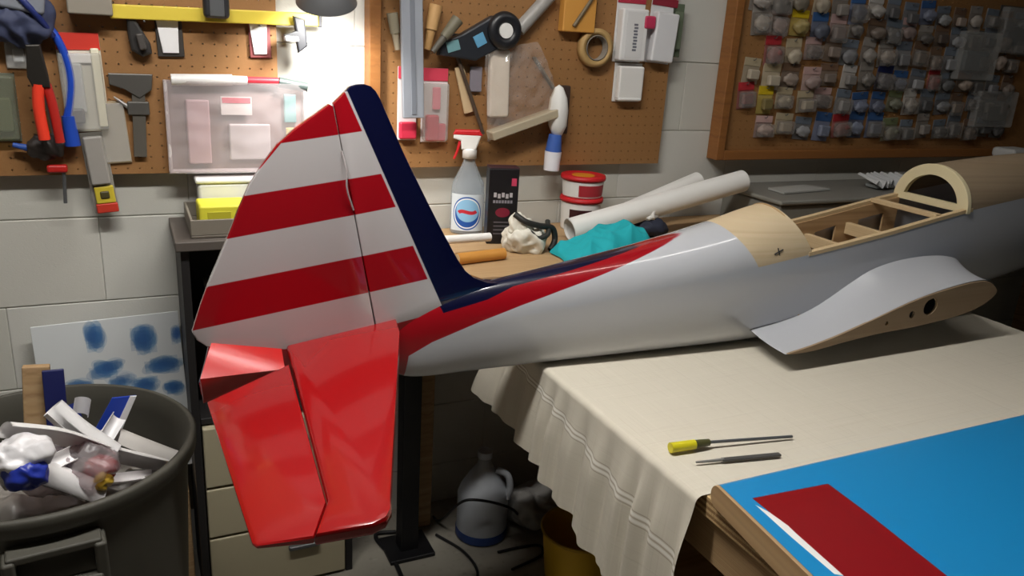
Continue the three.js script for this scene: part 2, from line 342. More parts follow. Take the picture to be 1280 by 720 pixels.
// fin and rudder (side outlines in metres, x forward and y up)
const finPts = [[0.322, 1.284], [0.333, 1.295], [0.343, 1.305], [0.35, 1.313], [0.361, 1.317], [0.375, 1.318], [0.386, 1.315], [0.395, 1.307], [0.403, 1.294], [0.443, 1.208], [0.471, 1.153], [0.499, 1.1], [0.529, 1.045], [0.559, 0.993], [0.575, 0.971], [0.594, 0.955], [0.623, 0.943], [0.665, 0.938], [0.632, 0.896], [0.547, 0.867], [0.449, 0.836], [0.407, 0.822], [0.396, 0.883]];
const rudderPts = [[0.075, 0.895], [0.091, 0.942], [0.109, 0.988], [0.126, 1.026], [0.144, 1.067], [0.16, 1.106], [0.178, 1.145], [0.199, 1.178], [0.226, 1.214], [0.253, 1.238], [0.283, 1.26], [0.315, 1.283], [0.321, 1.28], [0.355, 1.098], [0.394, 0.88], [0.395, 0.817], [0.354, 0.779], [0.293, 0.764], [0.149, 0.766], [0.089, 0.764], [0.083, 0.776], [0.081, 0.797], [0.093, 0.836], [0.1, 0.864], [0.082, 0.879]];
function plateXY(pts, thick, bevel, tx) {
  const g = ext(pts, thick, bevel), p = g.attributes.position;
  for (let i = 0; i < p.count; i++) p.setZ(i, ZC + p.getZ(i) * tx(p.getX(i), p.getY(i)));
  const q = toCreasedNormals(g, 0.7);
  return planarUV(q, 'x', 'y', tailCanvas.x0, tailCanvas.y0, tailCanvas.w, tailCanvas.h);
}
const finPart = obj('fin', plateXY(finPts, 0.024, 0.0022, (x, y) => lerp(1.25, 0.75, THREE.MathUtils.clamp((y - 0.88) / 0.42, 0, 1))), mTail, plane);
const hx = (y) => lerp(hingeLine[1][0], hingeLine[0][0], (y - hingeLine[1][1]) / (hingeLine[0][1] - hingeLine[1][1]));
const rudderPart = obj('rudder', plateXY(rudderPts, 0.024, 0.0022, (x, y) => lerp(0.45, lerp(1.25, 0.8, THREE.MathUtils.clamp((y - 0.88) / 0.42, 0, 1)), THREE.MathUtils.clamp((x - 0.08) / 0.3, 0, 1))), mTail, plane);
finPart.userData.label = 'striped fin with a navy leading edge'; rudderPart.userData.label = 'red and white striped rudder';
{
  const at = (y, dz) => [hx(y) + 0.001, y, ZC + dz];
  obj('control_cable', tube([at(1.205, 0.011), at(1.17, 0.017), [hx(1.14) - 0.004, 1.14, ZC + 0.0175], at(1.10, 0.0135)], 0.0016, 20, 6), M('#b9b2b2', 0.4), plane);
}
// the near tailplane half with its elevator, tilted with the fuselage: height = 0.812 + 0.15 x
const stabY = (x) => 0.812 + 0.15 * x;
function plateXZ(pts, thick, bevel, tx) {       // pts are [x, z]
  const g = ext(pts.map(([x, z]) => [x, -z]), thick, bevel), p = g.attributes.position;
  for (let i = 0; i < p.count; i++) { const x = p.getX(i), z = -p.getY(i), c = p.getZ(i) * tx(x, z); p.setXYZ(i, x, stabY(x) + c, z); }
  return toCreasedNormals(g, 0.7);
}
const mStab = glossy('#9a070b', { roughness: 0.27, clearcoat: 0.55, clearcoatRoughness: 0.08 });
obj('tailplane', plateXZ([[0.437, 0.672], [0.425, 0.735], [0.262, 1.215], [0.256, 1.236], [0.246, 1.249], [0.228, 1.254], [0.1625, 1.237], [0.1905, 1.178], [0.2255, 0.755], [0.232, 0.672]], 0.019, 0.006, () => 1), mStab, plane).userData.label = 'glossy red tailplane half';
obj('elevator', plateXZ([[0.2215, 0.752], [0.1895, 1.178], [0.162, 1.236], [0.100, 1.214], [0.096, 1.205], [0.083, 0.805]], 0.017, 0.005, (x) => lerp(0.35, 1.0, THREE.MathUtils.clamp((x - 0.085) / 0.12, 0, 1))), mStab, plane).userData.label = 'glossy red elevator behind the hinge gap';
{
  const up = [...[[0.104, 0.876], [0.222, 0.851]].map(([x, y]) => V(x, y, 0.676)), ...[[0.217, 0.837], [0.082, 0.802], [0.079, 0.837]].map(([x, y]) => V(x, y, 0.735))];
  const w = new ConvexGeometry([...up, ...up.map((p) => p.clone().add(V(0, -0.016, -0.012)))]);
  obj('elevator_root', toCreasedNormals(w, 0.9), glossy('#b51412', { roughness: 0.35, clearcoat: 0.3 }), plane).userData.label = 'red wedge between rudder and elevator, lightened for its upward slope';  // tailplane red, its colour lightened because the face turns up to the light
}
obj('tailplane_fillet', tube([[0.425, stabY(0.425), 0.674], [0.40, stabY(0.40), 0.680], [0.30, stabY(0.30), 0.676], [0.235, stabY(0.235), 0.674]], 0.006, 20, 8), mStab, plane);
// wing saddle: white fairing flowing out of the fuselage to the bare wing root rib
{
  const rib = [[1.239, 0.795], [1.302, 0.806], [1.381, 0.823], [1.496, 0.855], [1.616, 0.888], [1.746, 0.91], [1.815, 0.916], [1.858, 0.913], [1.883, 0.901], [1.899, 0.883], [1.882, 0.864], [1.817, 0.839], [1.648, 0.819], [1.508, 0.813], [1.393, 0.803], [1.301, 0.793]];
  const shape = poly(rib), dense = [];
  const cr = new THREE.CatmullRomCurve3(rib.map(([x, y]) => V(x, y, 0)), true, 'centripetal'); for (let i = 0; i < 96; i++) { const p = cr.getPoint(i / 96); dense.push([p.x, p.y]); }
  const cx = 1.60, cy = 0.86;
  const ring = (s, t) => { const [x, y] = dense[Math.round(s * 96) % 96]; const k = (1 - t) ** 2.0, hN = THREE.MathUtils.smoothstep((y - 0.797 - (x - 1.231) * 0.1357) / 0.034, 0, 1) * Math.max(0, Math.sin(Math.PI * THREE.MathUtils.clamp((x - 1.231) / 0.663, 0, 1))); return [x + (x - cx) * 0.05 * k + 0.04 * k, cy + (y - cy) * (1 + 0.1 * k) + 0.012 * k + 0.075 * k * hN, lerp(0.735, 0.878, t)]; };
  const fair = gridGeo(96, 14, ring);
  obj('wing_fairing', mergeVertices(fair, 1e-5), mSilver, plane).userData.label = 'silver white fairing flowing down to the wing root';
  const hole = (px, py, r, ry = r) => { const h = new THREE.Path(); h.absellipse(px, py, r, ry, 0, Math.PI * 2, true, 0.3); return h; };
  const inset = dense.map(([x, y]) => [cx + (x - cx) * 0.995, cy - 0.008 + (y - cy + 0.008) * 0.965]);
  const [hx1, hy1] = [1.665, 0.869], [hx2, hy2] = [1.607, 0.855], [hx3, hy3] = [1.528, 0.842];
  obj('root_rib', ext(inset, 0.006, 0.001, [hole(hx1, hy1 - 0.004, 0.024, 0.021), hole(hx2, hy2 - 0.004, 0.010), hole(hx3, hy3 - 0.004, 0.006)]).translate(0, 0, 0.8785), M('#ffffff', 0.65, { map: woodTex('#9b8468', '#7c664b', '#b39c7f', 512, 256, 120) }), plane).userData.label = 'bare wooden wing root rib with three holes';
}

// ------------------------------------------------------------------ work table, cloth, wing panel
const TX0 = 0.772, TX1 = 2.06, TZ0 = 0.495, TZ1 = 1.86, TY = 0.75;
{
  const t = thing('work_table', 'wooden work table with a plywood edge under the cream cloth', 'table', [0, 0, 0]);
  const ply = canvasTex(512, 64, (x, w, h) => { for (let i = 0; i < 7; i++) { x.fillStyle = i % 2 ? '#8d6b45' : '#c8a877'; x.fillRect(0, i * h / 7, w, h / 7 + 1); } speckle(x, w, h, 900, ['#5f4529', '#e0c79b'], 1, 8, 0.3); }, { repeat: [3, 1] });
  for (let k = 0; k < 4; k++) { const z0 = lerp(TZ0, TZ1, k / 4), z1 = lerp(TZ0, TZ1, (k + 1) / 4) - 0.002; obj('top_board', rbox(TX1 - TX0, 0.036, z1 - z0, 0.002, 1), M('#ffffff', 0.7, { map: ply }), t, [(TX0 + TX1) / 2, TY - 0.018, (z0 + z1) / 2]); }
  for (const [x, z] of [[TX0 + 0.42, TZ0 + 0.05], [TX1 - 0.06, TZ0 + 0.05], [TX0 + 0.09, TZ1 - 0.05], [TX1 - 0.06, TZ1 - 0.05]]) obj('leg', rbox(0.07, TY - 0.0365, 0.07, 0.004), mWood, t, [x, (TY - 0.0365) / 2, z]);
  obj('apron', rbox(0.022, 0.085, TZ1 - TZ0 - 0.06, 0.002, 1), mWood, t, [TX0 + 0.03, TY - 0.0795, (TZ0 + TZ1) / 2]);
  obj('lower_shelf', rbox(TX1 - TX0 - 0.12, 0.02, TZ1 - TZ0 - 0.4, 0.002, 1), mWoodPale, t, [(TX0 + TX1) / 2 + 0.02, 0.47, (TZ0 + TZ1) / 2 + 0.15]);
}
// cloth: one sheet over the top, hanging down the left end with soft folds and a woven band
{
  const zA = 0.46, zB = 1.212, xR = 2.075, topLen = xR - TX0 + 0.008;
  const hang = (t) => lerp(0.165, 0.325, t) + 0.006 * Math.sin(t * 31) ;
  const maxH = 0.34, total = topLen + maxH;
  const clothTex = canvasTex(2048, 1024, (x, w, h) => {          // u runs from the right end of the table to the hem, v across
    x.fillStyle = '#cfc8b8'; x.fillRect(0, 0, w, h);
    for (let i = 0; i < 2600; i++) { x.globalAlpha = rr(0.03, 0.16); x.fillStyle = rnd() < 0.5 ? '#a89f8c' : '#e6e0d2'; if (rnd() < 0.6) x.fillRect(rnd() * w, rnd() * h, rr(1, 2.4), rr(20, 240)); else x.fillRect(rnd() * w, rnd() * h, rr(20, 260), rr(1, 2)); }
    x.globalAlpha = 1;
    const c0 = topLen / total * w, m = w / total;              // woven band, further from the edge towards the near corner
    for (let k = 0; k < 5; k++) { x.strokeStyle = k % 2 ? '#e8e4da' : '#a79d8c'; x.lineWidth = k % 2 ? 8 : 2.5; x.beginPath(); x.moveTo(c0 + (0.052 + k * 0.0065) * m, 0); x.lineTo(c0 + (0.135 + k * 0.0065) * m, h); x.stroke(); }
  });
  const g = gridGeo(420, 150, (u, v) => {
    const s = u * 1, z0 = lerp(zA, zB, v), top = topLen / total;
    if (s <= top) {
      const x = xR - s / top * topLen;
      const wr = 0.0012 * N(x * 5, z0 * 14, 0.5) + 0.0006 * N(x * 23, z0 * 31, 4);
      return [x, TY + 0.0022 + Math.max(0, wr), z0];
    }
    const q = (s - top) / (1 - top), d = q * hang(v), amp = 0.008 * THREE.MathUtils.smoothstep(d, 0.0, 0.14);
    const r = 0.012, a = Math.min(d / r, Math.PI / 2), over = Math.max(0, d - r * Math.PI / 2);
    const fold = amp * (Math.sin(z0 * 86 + 1.5 * Math.sin(z0 * 17)) + 0.5 * Math.sin(z0 * 143 + 1));
    const flare = 0.028 * THREE.MathUtils.smoothstep(d, 0, 0.2) * THREE.MathUtils.smoothstep(0.25 - v, 0, 0.25);
    return [TX0 - 0.008 - r * Math.sin(a) - flare - Math.abs(amp) * 0.9 + fold * 0.9 - 0.05 * over, TY + 0.0022 - r * (1 - Math.cos(a)) - over, z0 + 0.25 * fold + (v - 0.85) * over * 0.15 - flare * 0.5];
  }, (u, v) => [u, 1 - v]);
  tag(obj('tablecloth', g, M('#ffffff', 0.95, { map: clothTex, sheen: 0.3, sheenRoughness: 0.8 })), 'cream woven cloth draped over the table with a banded hanging end', 'tablecloth');
}
// blue wing panel in the foreground
{
  const t = thing('wing_panel', 'glossy blue model wing panel with a dark red stripe in the near corner', 'wing', [0, 0, 0]);
  const zF = 1.232, zN = 1.95, xL = (z) => 0.762 - 0.135 * (z - zF), xR = 1.98, base = 0.7535, top = 0.7895;
  const tex = canvasTex(2048, 1024, (x, w, h) => {
    const P = ([a, b]) => [(a - 0.6) / 1.4 * w, (b - 1.2) / 0.8 * h];
    const fill = (pts, c) => { x.fillStyle = c; x.beginPath(); pts.forEach((p, i) => (i ? x.lineTo(...P(p)) : x.moveTo(...P(p)))); x.closePath(); x.fill(); };
    x.fillStyle = '#1a8ccb'; x.fillRect(0, 0, w, h);
    fill([...[[0.786, 1.291], [0.927, 1.3], [0.919, 1.383], [0.9, 1.521]], [0.85, 1.95], [0.70, 1.95], ...[[0.772, 1.473], [0.782, 1.376]]], '#8c0d17');
    fill([[0.778, 1.306], [0.784, 1.33], [0.785, 1.365], [0.782, 1.383], [0.772, 1.476], [0.763, 1.469], [0.769, 1.386]], '#f2f2f0');  // white glint beside the red stripe, painted into the texture
  });
  const prof = []; for (let i = 0; i <= 10; i++) { const a = Math.PI / 2 + Math.PI * i / 10; prof.push([zF + 0.016 + 0.016 * Math.cos(a), (base + top) / 2 - (top - base) / 2 * -Math.sin(a)]); }
  const nP = prof.length, N2 = 40;
  const outline = [...prof.map(([z, y]) => [z, y])]; // rounded front edge, top to bottom
  const ringPts = [[zN, top - 0.008], ...[0.8, 0.6, 0.4, 0.2].map((q) => [lerp(zF + 0.016, zN, q), top + 0.004 * Math.sin(q * Math.PI)]), ...outline, [zN, base]];
  const g = gridGeo(ringPts.length - 1, N2, (u, v) => { const [z, y] = ringPts[Math.round(u * (ringPts.length - 1))]; return [lerp(xL(z) + 0.004, xR, v), y, z]; });
  planarUV(g, 'x', 'z', 0.6, 1.2, 1.4, 0.8);
  { const uv = g.attributes.uv; for (let i = 0; i < uv.count; i++) uv.setY(i, 1 - uv.getY(i)); }
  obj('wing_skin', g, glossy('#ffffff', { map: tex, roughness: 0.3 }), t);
  const ribShape = ringPts.map(([z, y]) => [-z, y]);
  const rg = ext(ribShape, 0.006, 0.0006).rotateY(Math.PI / 2);   // (-z, y) plane -> x thickness
  const p = rg.attributes.position; for (let i = 0; i < p.count; i++) { const z = p.getZ(i); p.setX(i, p.getX(i) + xL(z) + 0.001); }
  rg.computeVertexNormals();
  obj('end_rib', rg, mWood, t).userData.label = 'bare wooden rib closing the end of the panel';
}
// tools on the cloth
{
  const Y = 0.7535;
  const A = [0.791, 1.087], B = [0.868, 1.093], C2 = [1.035, 1.118];
  const t = thing('screwdriver', 'thin screwdriver with a yellow and dark handle on the cloth', 'screwdriver', [0, 0, 0]);
  obj('handle', rod([A[0], Y + 0.0105, A[1]], [lerp(A[0], B[0], 0.62), Y + 0.0105, lerp(A[1], B[1], 0.62)], 0.009, 0.0085), M('#d8cc22', 0.4), t);
  obj('grip', rod([lerp(A[0], B[0], 0.6), Y + 0.0105, lerp(A[1], B[1], 0.6)], [B[0], Y + 0.0105, B[1]], 0.0078, 0.006), M('#4b4a25', 0.5), t);
  obj('shaft', rod([B[0], Y + 0.0105, B[1]], [C2[0], Y + 0.005, C2[1]], 0.0028), mGreySteel, t);
  const D = [0.81, 1.134], E = [0.967, 1.161];
  const f = thing('small_file', 'narrow grey metal file lying on the cloth between screwdriver and blue panel', 'file', [0, 0, 0]);
  obj('blade', bar([lerp(D[0], E[0], 0.3), Y + 0.005, lerp(D[1], E[1], 0.3)], [E[0], Y + 0.005, E[1]], 0.009, 0.004, 0.001), M('#5b5a58', 0.5, { metalness: 0.4 }), f);
  obj('tang', rod([D[0], Y + 0.005, D[1]], [lerp(D[0], E[0], 0.32), Y + 0.005, lerp(D[1], E[1], 0.32)], 0.0018, 0.003), M('#8b8a86', 0.5, { metalness: 0.4 }), f);
}
// under the table's near end
{
  const b = thing('cardboard_box', 'tan cardboard box on the shelf under the bare table end', 'box', [1.0, 0.4815, 1.44]);
  obj('box_body', rbox(0.3, 0.12, 0.3, 0.004), M('#b08a5c', 0.85), b, [0, 0.06, 0]);
  obj('box_flap', rbox(0.15, 0.004, 0.3, 0.001, 1), M('#bd9768', 0.85), b, [-0.075, 0.1225, 0]);
  tag(obj('plastic_bag', blob(0.09, 0.032, 0.11, 0.016, 16, 3), M('#dcdcdc', 0.35), scene, [0.97, 0.652, 1.40]), 'crumpled white plastic bag on the box under the table end', 'bag');
}

// ------------------------------------------------------------------ workbench along the wall and the cabinet at its left end
const BY = 0.885;
{
  const t = thing('workbench', 'long tan topped workbench along the block wall', 'workbench', [0, 0, 0]);
  const bx0 = 0.47, bx1 = 3.6, zs = 0.012, ze = 0.47;
  for (let k = 0; k < 3; k++) { const a = lerp(zs, ze, k / 3), b = lerp(zs, ze, (k + 1) / 3) - 0.0015; obj('top_board', rbox(bx1 - bx0, 0.038, b - a, 0.002, 1), mWood, t, [(bx0 + bx1) / 2, BY - 0.019, (a + b) / 2]); }
  for (const [x, z] of [[0.70, 0.085], [2.0, 0.10], [3.4, 0.10], [2.0, 0.41], [3.4, 0.41]]) obj('leg', rbox(0.06, BY - 0.039, 0.06, 0.003), mWood, t, [x, (BY - 0.039) / 2, z]);
  obj('brace', bar([0.731, 0.60, 0.085], [1.97, 0.60, 0.085], 0.03, 0.06, 0.003), mWood, t);
  obj('rail', rbox(bx1 - bx0 - 0.06, 0.08, 0.022, 0.002, 1), mWood, t, [(bx0 + bx1) / 2, BY - 0.08, ze - 0.03]);
  const st = obj('steel_leg', [rbox(0.05, BY - 0.0395, 0.05, 0.003).translate(0, (BY - 0.0395) / 2, 0), rbox(0.13, 0.012, 0.12, 0.003).translate(0, 0.0065, 0)], M('#0d0d10', 0.45), t, [0.628, 0, 0.20]);
  st.userData.label = 'black steel leg with a flat foot plate';
}
{
  const x0 = 0.085, x1 = 0.463, zf = 0.235, top = 0.945;
  const t = thing('cabinet', 'dark open cabinet with cream drawers standing left of the workbench behind the tail', 'cabinet', [0, 0, 0]);
  const dk = M('#1d1b1b', 0.6), w = x1 - x0, cx = (x0 + x1) / 2, cz = (0.012 + zf) / 2, d = zf - 0.012;
  obj('cabinet_top', rbox(w + 0.02, 0.022, d + 0.02, 0.003), M('#57504a', 0.6), t, [cx, top - 0.011, cz + 0.005]);
  for (const x of [x0 + 0.009, x1 - 0.009]) obj('side_panel', rbox(0.018, top - 0.0235, d, 0.002, 1), dk, t, [x, (top - 0.0235) / 2, cz]);
  obj('back_panel', rbox(w - 0.038, top - 0.024, 0.008, 0.001, 1), dk, t, [cx, (top - 0.024) / 2, 0.02]);
  obj('shelf', rbox(w - 0.038, 0.016, d - 0.02, 0.002, 1), dk, t, [cx, 0.50, cz]);
  obj('shelf', rbox(w - 0.038, 0.016, d - 0.02, 0.002, 1), dk, t, [cx, 0.72, cz]);
  const cream = M('#b3aa8e', 0.55);
  const ys = [0.006, 0.185, 0.325, 0.49];
  for (let k = 0; k < 3; k++) { const dr = obj('drawer', rbox(w - 0.042, ys[k + 1] - ys[k] - 0.006, 0.19, 0.004), cream, t, [cx, (ys[k] + ys[k + 1]) / 2, zf - 0.09]); obj('handle', rbox(0.08, 0.012, 0.016, 0.004), mGreySteel, dr, [0.06, 0.02, 0.1]); }
}
// on the cabinet
{
  const b = thing('storage_tray', 'grey brown tray on top of the dark cabinet left of the tail', 'tray', [0.275, 0.9455, 0.125]);
  obj('tray_base', rbox(0.33, 0.006, 0.2, 0.002, 1), M('#6e675c', 0.6), b, [0, 0.003, 0]);
  for (const s of [1, -1]) { obj('tray_wall', rbox(0.33, 0.035, 0.006, 0.002, 1), M('#7d766a', 0.6), b, [0, 0.0235, s * 0.097]); obj('tray_wall', rbox(0.006, 0.035, 0.188, 0.002, 1), M('#7d766a', 0.6), b, [s * 0.162, 0.0235, 0]); }
  const y = thing('yellow_packet', 'bright yellow packet in the tray below the clear plastic bag', 'packet', [0.185, 0.9525, 0.135]);
  obj('packet_body', rbox(0.105, 0.055, 0.09, 0.006), M('#d9d33a', 0.6), y, [0, 0.0275, 0]);
  obj('packet_label', rbox(0.05, 0.03, 0.002, 0.0008, 1), M('#b4ad2a', 0.6), y, [-0.01, 0.026, 0.0455]);
  const w = thing('plastic_container', 'frosted white plastic container in the tray behind the yellow packet', 'container', [0.27, 0.9525, 0.055]);
  obj('container_body', rbox(0.26, 0.085, 0.05, 0.008), M('#d9dad8', 0.35), w, [0, 0.0425, 0]);
  obj('container_lid', rbox(0.27, 0.012, 0.056, 0.005), M('#e6e7e5', 0.35), w, [0, 0.0915, 0]);
  const k = thing('small_jar', 'small dark jar with a pale lid on the cabinet shelf', 'jar', [0.16, 0.7285, 0.13]);
  obj('jar_body', lathe([[0, 0], [0.03, 0], [0.032, 0.01], [0.032, 0.06], [0.02, 0.075], [0, 0.075]]), M('#27304a', 0.3), k);
  obj('jar_lid', lathe([[0, 0.076], [0.024, 0.076], [0.024, 0.094], [0, 0.094]]), M('#b9b9b4', 0.5), k);
}

// ------------------------------------------------------------------ on the workbench
function noteTex(w, h, draw) { return canvasTex(w, h, draw); }
{ // spray bottle
  const [bx, bz] = [0.822, 0.074];
  const t = thing('spray_bottle', 'clear spray bottle with blue label and red trigger head on the workbench', 'spray bottle', [bx, BY + 0.0005, Math.max(bz, 0.07)], [0, -0.4, 0]);
  const body = lathe([[0, 0], [0.042, 0], [0.046, 0.006], [0.046, 0.11], [0.042, 0.14], [0.026, 0.172], [0.016, 0.195], [0.014, 0.212], [0, 0.212]]);
  body.scale(1, 1, 0.68);
  obj('bottle', body, M('#dfe6ec', 0.12, { transmission: 0.75, thickness: 0, ior: 1.4 }), t);
  const lab = noteTex(256, 256, (x, w, h) => {
    x.fillStyle = '#d8e2ea'; x.fillRect(0, 0, w, h);
    x.fillStyle = '#1f57ad'; x.beginPath(); x.ellipse(128, 132, 104, 116, 0, 0, 7); x.fill();
    x.fillStyle = '#8fc4ea'; x.beginPath(); x.ellipse(132, 112, 82, 80, 0, 0, 7); x.fill();
    x.strokeStyle = '#c8283a'; x.lineWidth = 24; x.beginPath(); x.moveTo(70, 128); x.bezierCurveTo(100, 96, 150, 150, 192, 116); x.stroke();
    x.strokeStyle = '#eef3f7'; x.lineWidth = 9; x.beginPath(); x.ellipse(128, 132, 92, 102, 0, 0, 7); x.stroke();
  });
  const lg = new THREE.CylinderGeometry(0.0472, 0.0472, 0.1, 24, 1, true, -1.1, 2.2); lg.scale(1, 1, 0.7);
  obj('label', lg, M('#ffffff', 0.45, { map: lab }), t, [0, 0.062, 0]);
  obj('collar', lathe([[0, 0], [0.019, 0], [0.019, 0.022], [0.013, 0.026], [0, 0.026]]), mWhite, t, [0, 0.205, 0]);
  obj('sprayer_head', ext([[-0.022, 0], [0.016, 0], [0.022, 0.016], [0.030, 0.040], [-0.044, 0.040], [-0.044, 0.028], [-0.024, 0.022]], 0.024, 0.004), mWhite, t, [0, 0.228, 0]);
  obj('head_cap', ext([[-0.046, 0], [0.033, 0], [0.024, 0.014], [-0.04, 0.012]], 0.026, 0.003), mRed, t, [0, 0.266, 0]);
  obj('trigger', ext([[-0.03, 0.0], [-0.022, 0.0], [-0.03, -0.03], [-0.038, -0.05], [-0.044, -0.048], [-0.036, -0.028]], 0.012, 0.002), mRed, t, [0, 0.25, 0]);
}
{ // black carton
  const [bx, bz] = [0.873, 0.181];
  const t = thing('black_carton', 'tall black printed carton beside the spray bottle on the workbench', 'carton', [bx, BY + 0.0005, bz], [0, -0.25, 0]);
  const face = noteTex(256, 640, (x, w, h) => {
    x.fillStyle = '#141316'; x.fillRect(0, 0, w, h);
    x.fillStyle = '#b7b3b6'; for (let i = 0; i < 5; i++) x.fillRect(40 + i * 36, 196 + (i % 2) * 10, 26, 40);
    x.fillStyle = '#8b8890'; for (let i = 0; i < 7; i++) x.fillRect(36 + i * 26, 262, 20, 26);
    x.fillStyle = '#7c1d33'; x.beginPath(); x.ellipse(128, 370, 66, 42, 0, 0, 7); x.fill();
    x.fillStyle = '#c7415f'; x.fillRect(196, 70, 46, 66);
    x.fillStyle = '#5a565c'; for (let i = 0; i < 4; i++) x.fillRect(50, 450 + i * 34, 156, 12);
  });
  obj('carton_body', rbox(0.078, 0.198, 0.05, 0.002), M('#151417', 0.4), t, [0, 0.099, 0]);
  obj('front_print', new THREE.BoxGeometry(0.074, 0.192, 0.0006), M('#ffffff', 0.4, { map: face }), t, [0, 0.099, 0.0254]);
  obj('top_flap', rbox(0.078, 0.002, 0.05, 0.0005, 1), M('#3a1d24', 0.5), t, [0, 0.1992, 0]);
}
{ // red lidded tubs, one standing on the other
  const tubs = [[0.058, 0.082, 'white tub with a red lid and dark label, the lower of two on the workbench'], [0.060, 0.048, 'white tub with a red label and lid, stacked on the lower tub']];
  const [bx, bz] = [1.169, 0.088]; let y = BY + 0.0005;
  tubs.forEach(([r, h, label], k) => {
    const t = thing('lidded_tub', label, 'tub', [bx, y, Math.max(0.09, bz)], [0, k ? 0.2 : -0.1, 0]);
    obj('tub_body', lathe([[0, 0], [r * 0.92, 0], [r * 0.94, 0.004], [r, h - 0.004], [r, h], [0, h]]), mWhite, t);
    const lg = new THREE.CylinderGeometry(r * 0.995, r * 0.962, h * 0.66, 32, 1, true, k ? -0.9 : -1.0, k ? 2.2 : 1.15);
    obj('label', lg, M(k ? '#a52530' : '#3a1418', 0.45), t, [0, h * 0.45, 0]);
    obj('lid', lathe([[0, h + 0.0004], [r + 0.004, h + 0.0004], [r + 0.005, h + 0.006], [r + 0.003, h + 0.013], [r - 0.006, h + 0.014], [r - 0.008, h + 0.010], [0, h + 0.010]]), mRed, t);
    if (k) obj('lid_label', cyl(r * 0.55, r * 0.55, 0.0008, 32), M('#d88a1f', 0.5), t, [0, h + 0.0106, 0]);
    y += h + 0.0145;
  });
}
function paperRoll(label, a, b, r, group) {
  const A = V(...a), B = V(...b), L = A.distanceTo(B);
  const t = thing('paper_roll', label, 'paper roll', A.clone().add(B).multiplyScalar(0.5).toArray());
  t.quaternion.setFromUnitVectors(V(0, 1, 0), B.clone().sub(A).normalize());
  const prof = []; for (let i = 0; i <= 90; i++) { const q = i / 90 * Math.PI * 2 * 2.6; prof.push([q, r * (1 - 0.055 * i / 90 * 2.6)]); }
  const g = gridGeo(90, 6, (u, v) => { const [q, rad] = prof[Math.round(u * 90)]; const fl = 1 + 0.03 * N(v * 3, q, 1); return [Math.cos(q) * rad * fl, (v - 0.5) * L, Math.sin(q) * rad * fl]; });
  obj('rolled_sheet', g, mPaper, t);
  obj('inner_sheet', new THREE.CylinderGeometry(r * 0.72, r * 0.74, L * 0.985, 32, 1, true), M('#d2d1cd', 0.85), t);
}
paperRoll('long white paper roll slanting up across the workbench behind the teal cloth', [1.063, 0.916, 0.22], [1.655, 1.034, 0.2], 0.033);
paperRoll('second white paper roll lying behind the long slanting roll', [1.306, 0.939, 0.13], [1.585, 1.013, 0.08], 0.028);
paperRoll('short thin white paper roll lying beside the navy fin edge', [0.671, 0.931, 0.3], [0.8, 0.927, 0.28], 0.011);
{
  const a = [0.683, 0.911, 0.36], b = [0.813, 0.916, 0.34];
  const t = thing('wooden_dowel', 'short yellowish wooden dowel on the bench in front of the short paper roll', 'dowel', [0, 0, 0]);
  const y = BY + 0.0145; obj('dowel_body', rod([a[0], y, a[2]], [b[0], y, b[2]], 0.014), M('#c58a3c', 0.55), t);
  for (const p of [a, b]) { const s = p === a ? -1 : 1, d = V(b[0] - a[0], 0, b[2] - a[2]).normalize().multiplyScalar(0.001 * s); obj('dowel_end', rod([p[0], y, p[2]], [p[0] + d.x, y, p[2] + d.z], 0.0125), mWoodPale, t); }
}
{ // black and white crumpled glove-like rag
  const [x, z] = [0.923, 0.29];
  const t = thing('white_rag', 'crumpled white rag with black straps on the workbench beside the teal cloth', 'rag', [x - 0.012, BY, z - 0.01]);
  obj('rag_folds', [blob(0.052, 0.034, 0.036, 0.02, 26, 2).translate(-0.012, 0.028, 0), blob(0.026, 0.03, 0.024, 0.012, 34, 9).translate(-0.03, 0.062, 0.0)], M('#dcd9cc', 0.85), t);
  obj('strap', tube([[-0.05, 0.10, 0.01], [-0.03, 0.085, 0.03], [0.01, 0.072, 0.03], [0.055, 0.06, 0.02], [0.064, 0.03, 0.02], [0.045, 0.008, 0.035]], 0.008, 40, 8), M('#20211f', 0.6), t);
  obj('strap', tube([[-0.02, 0.06, 0.035], [0.0, 0.045, 0.042], [0.03, 0.05, 0.04], [0.05, 0.075, 0.0]], 0.007, 30, 8), M('#2a2c28', 0.6), t);
}
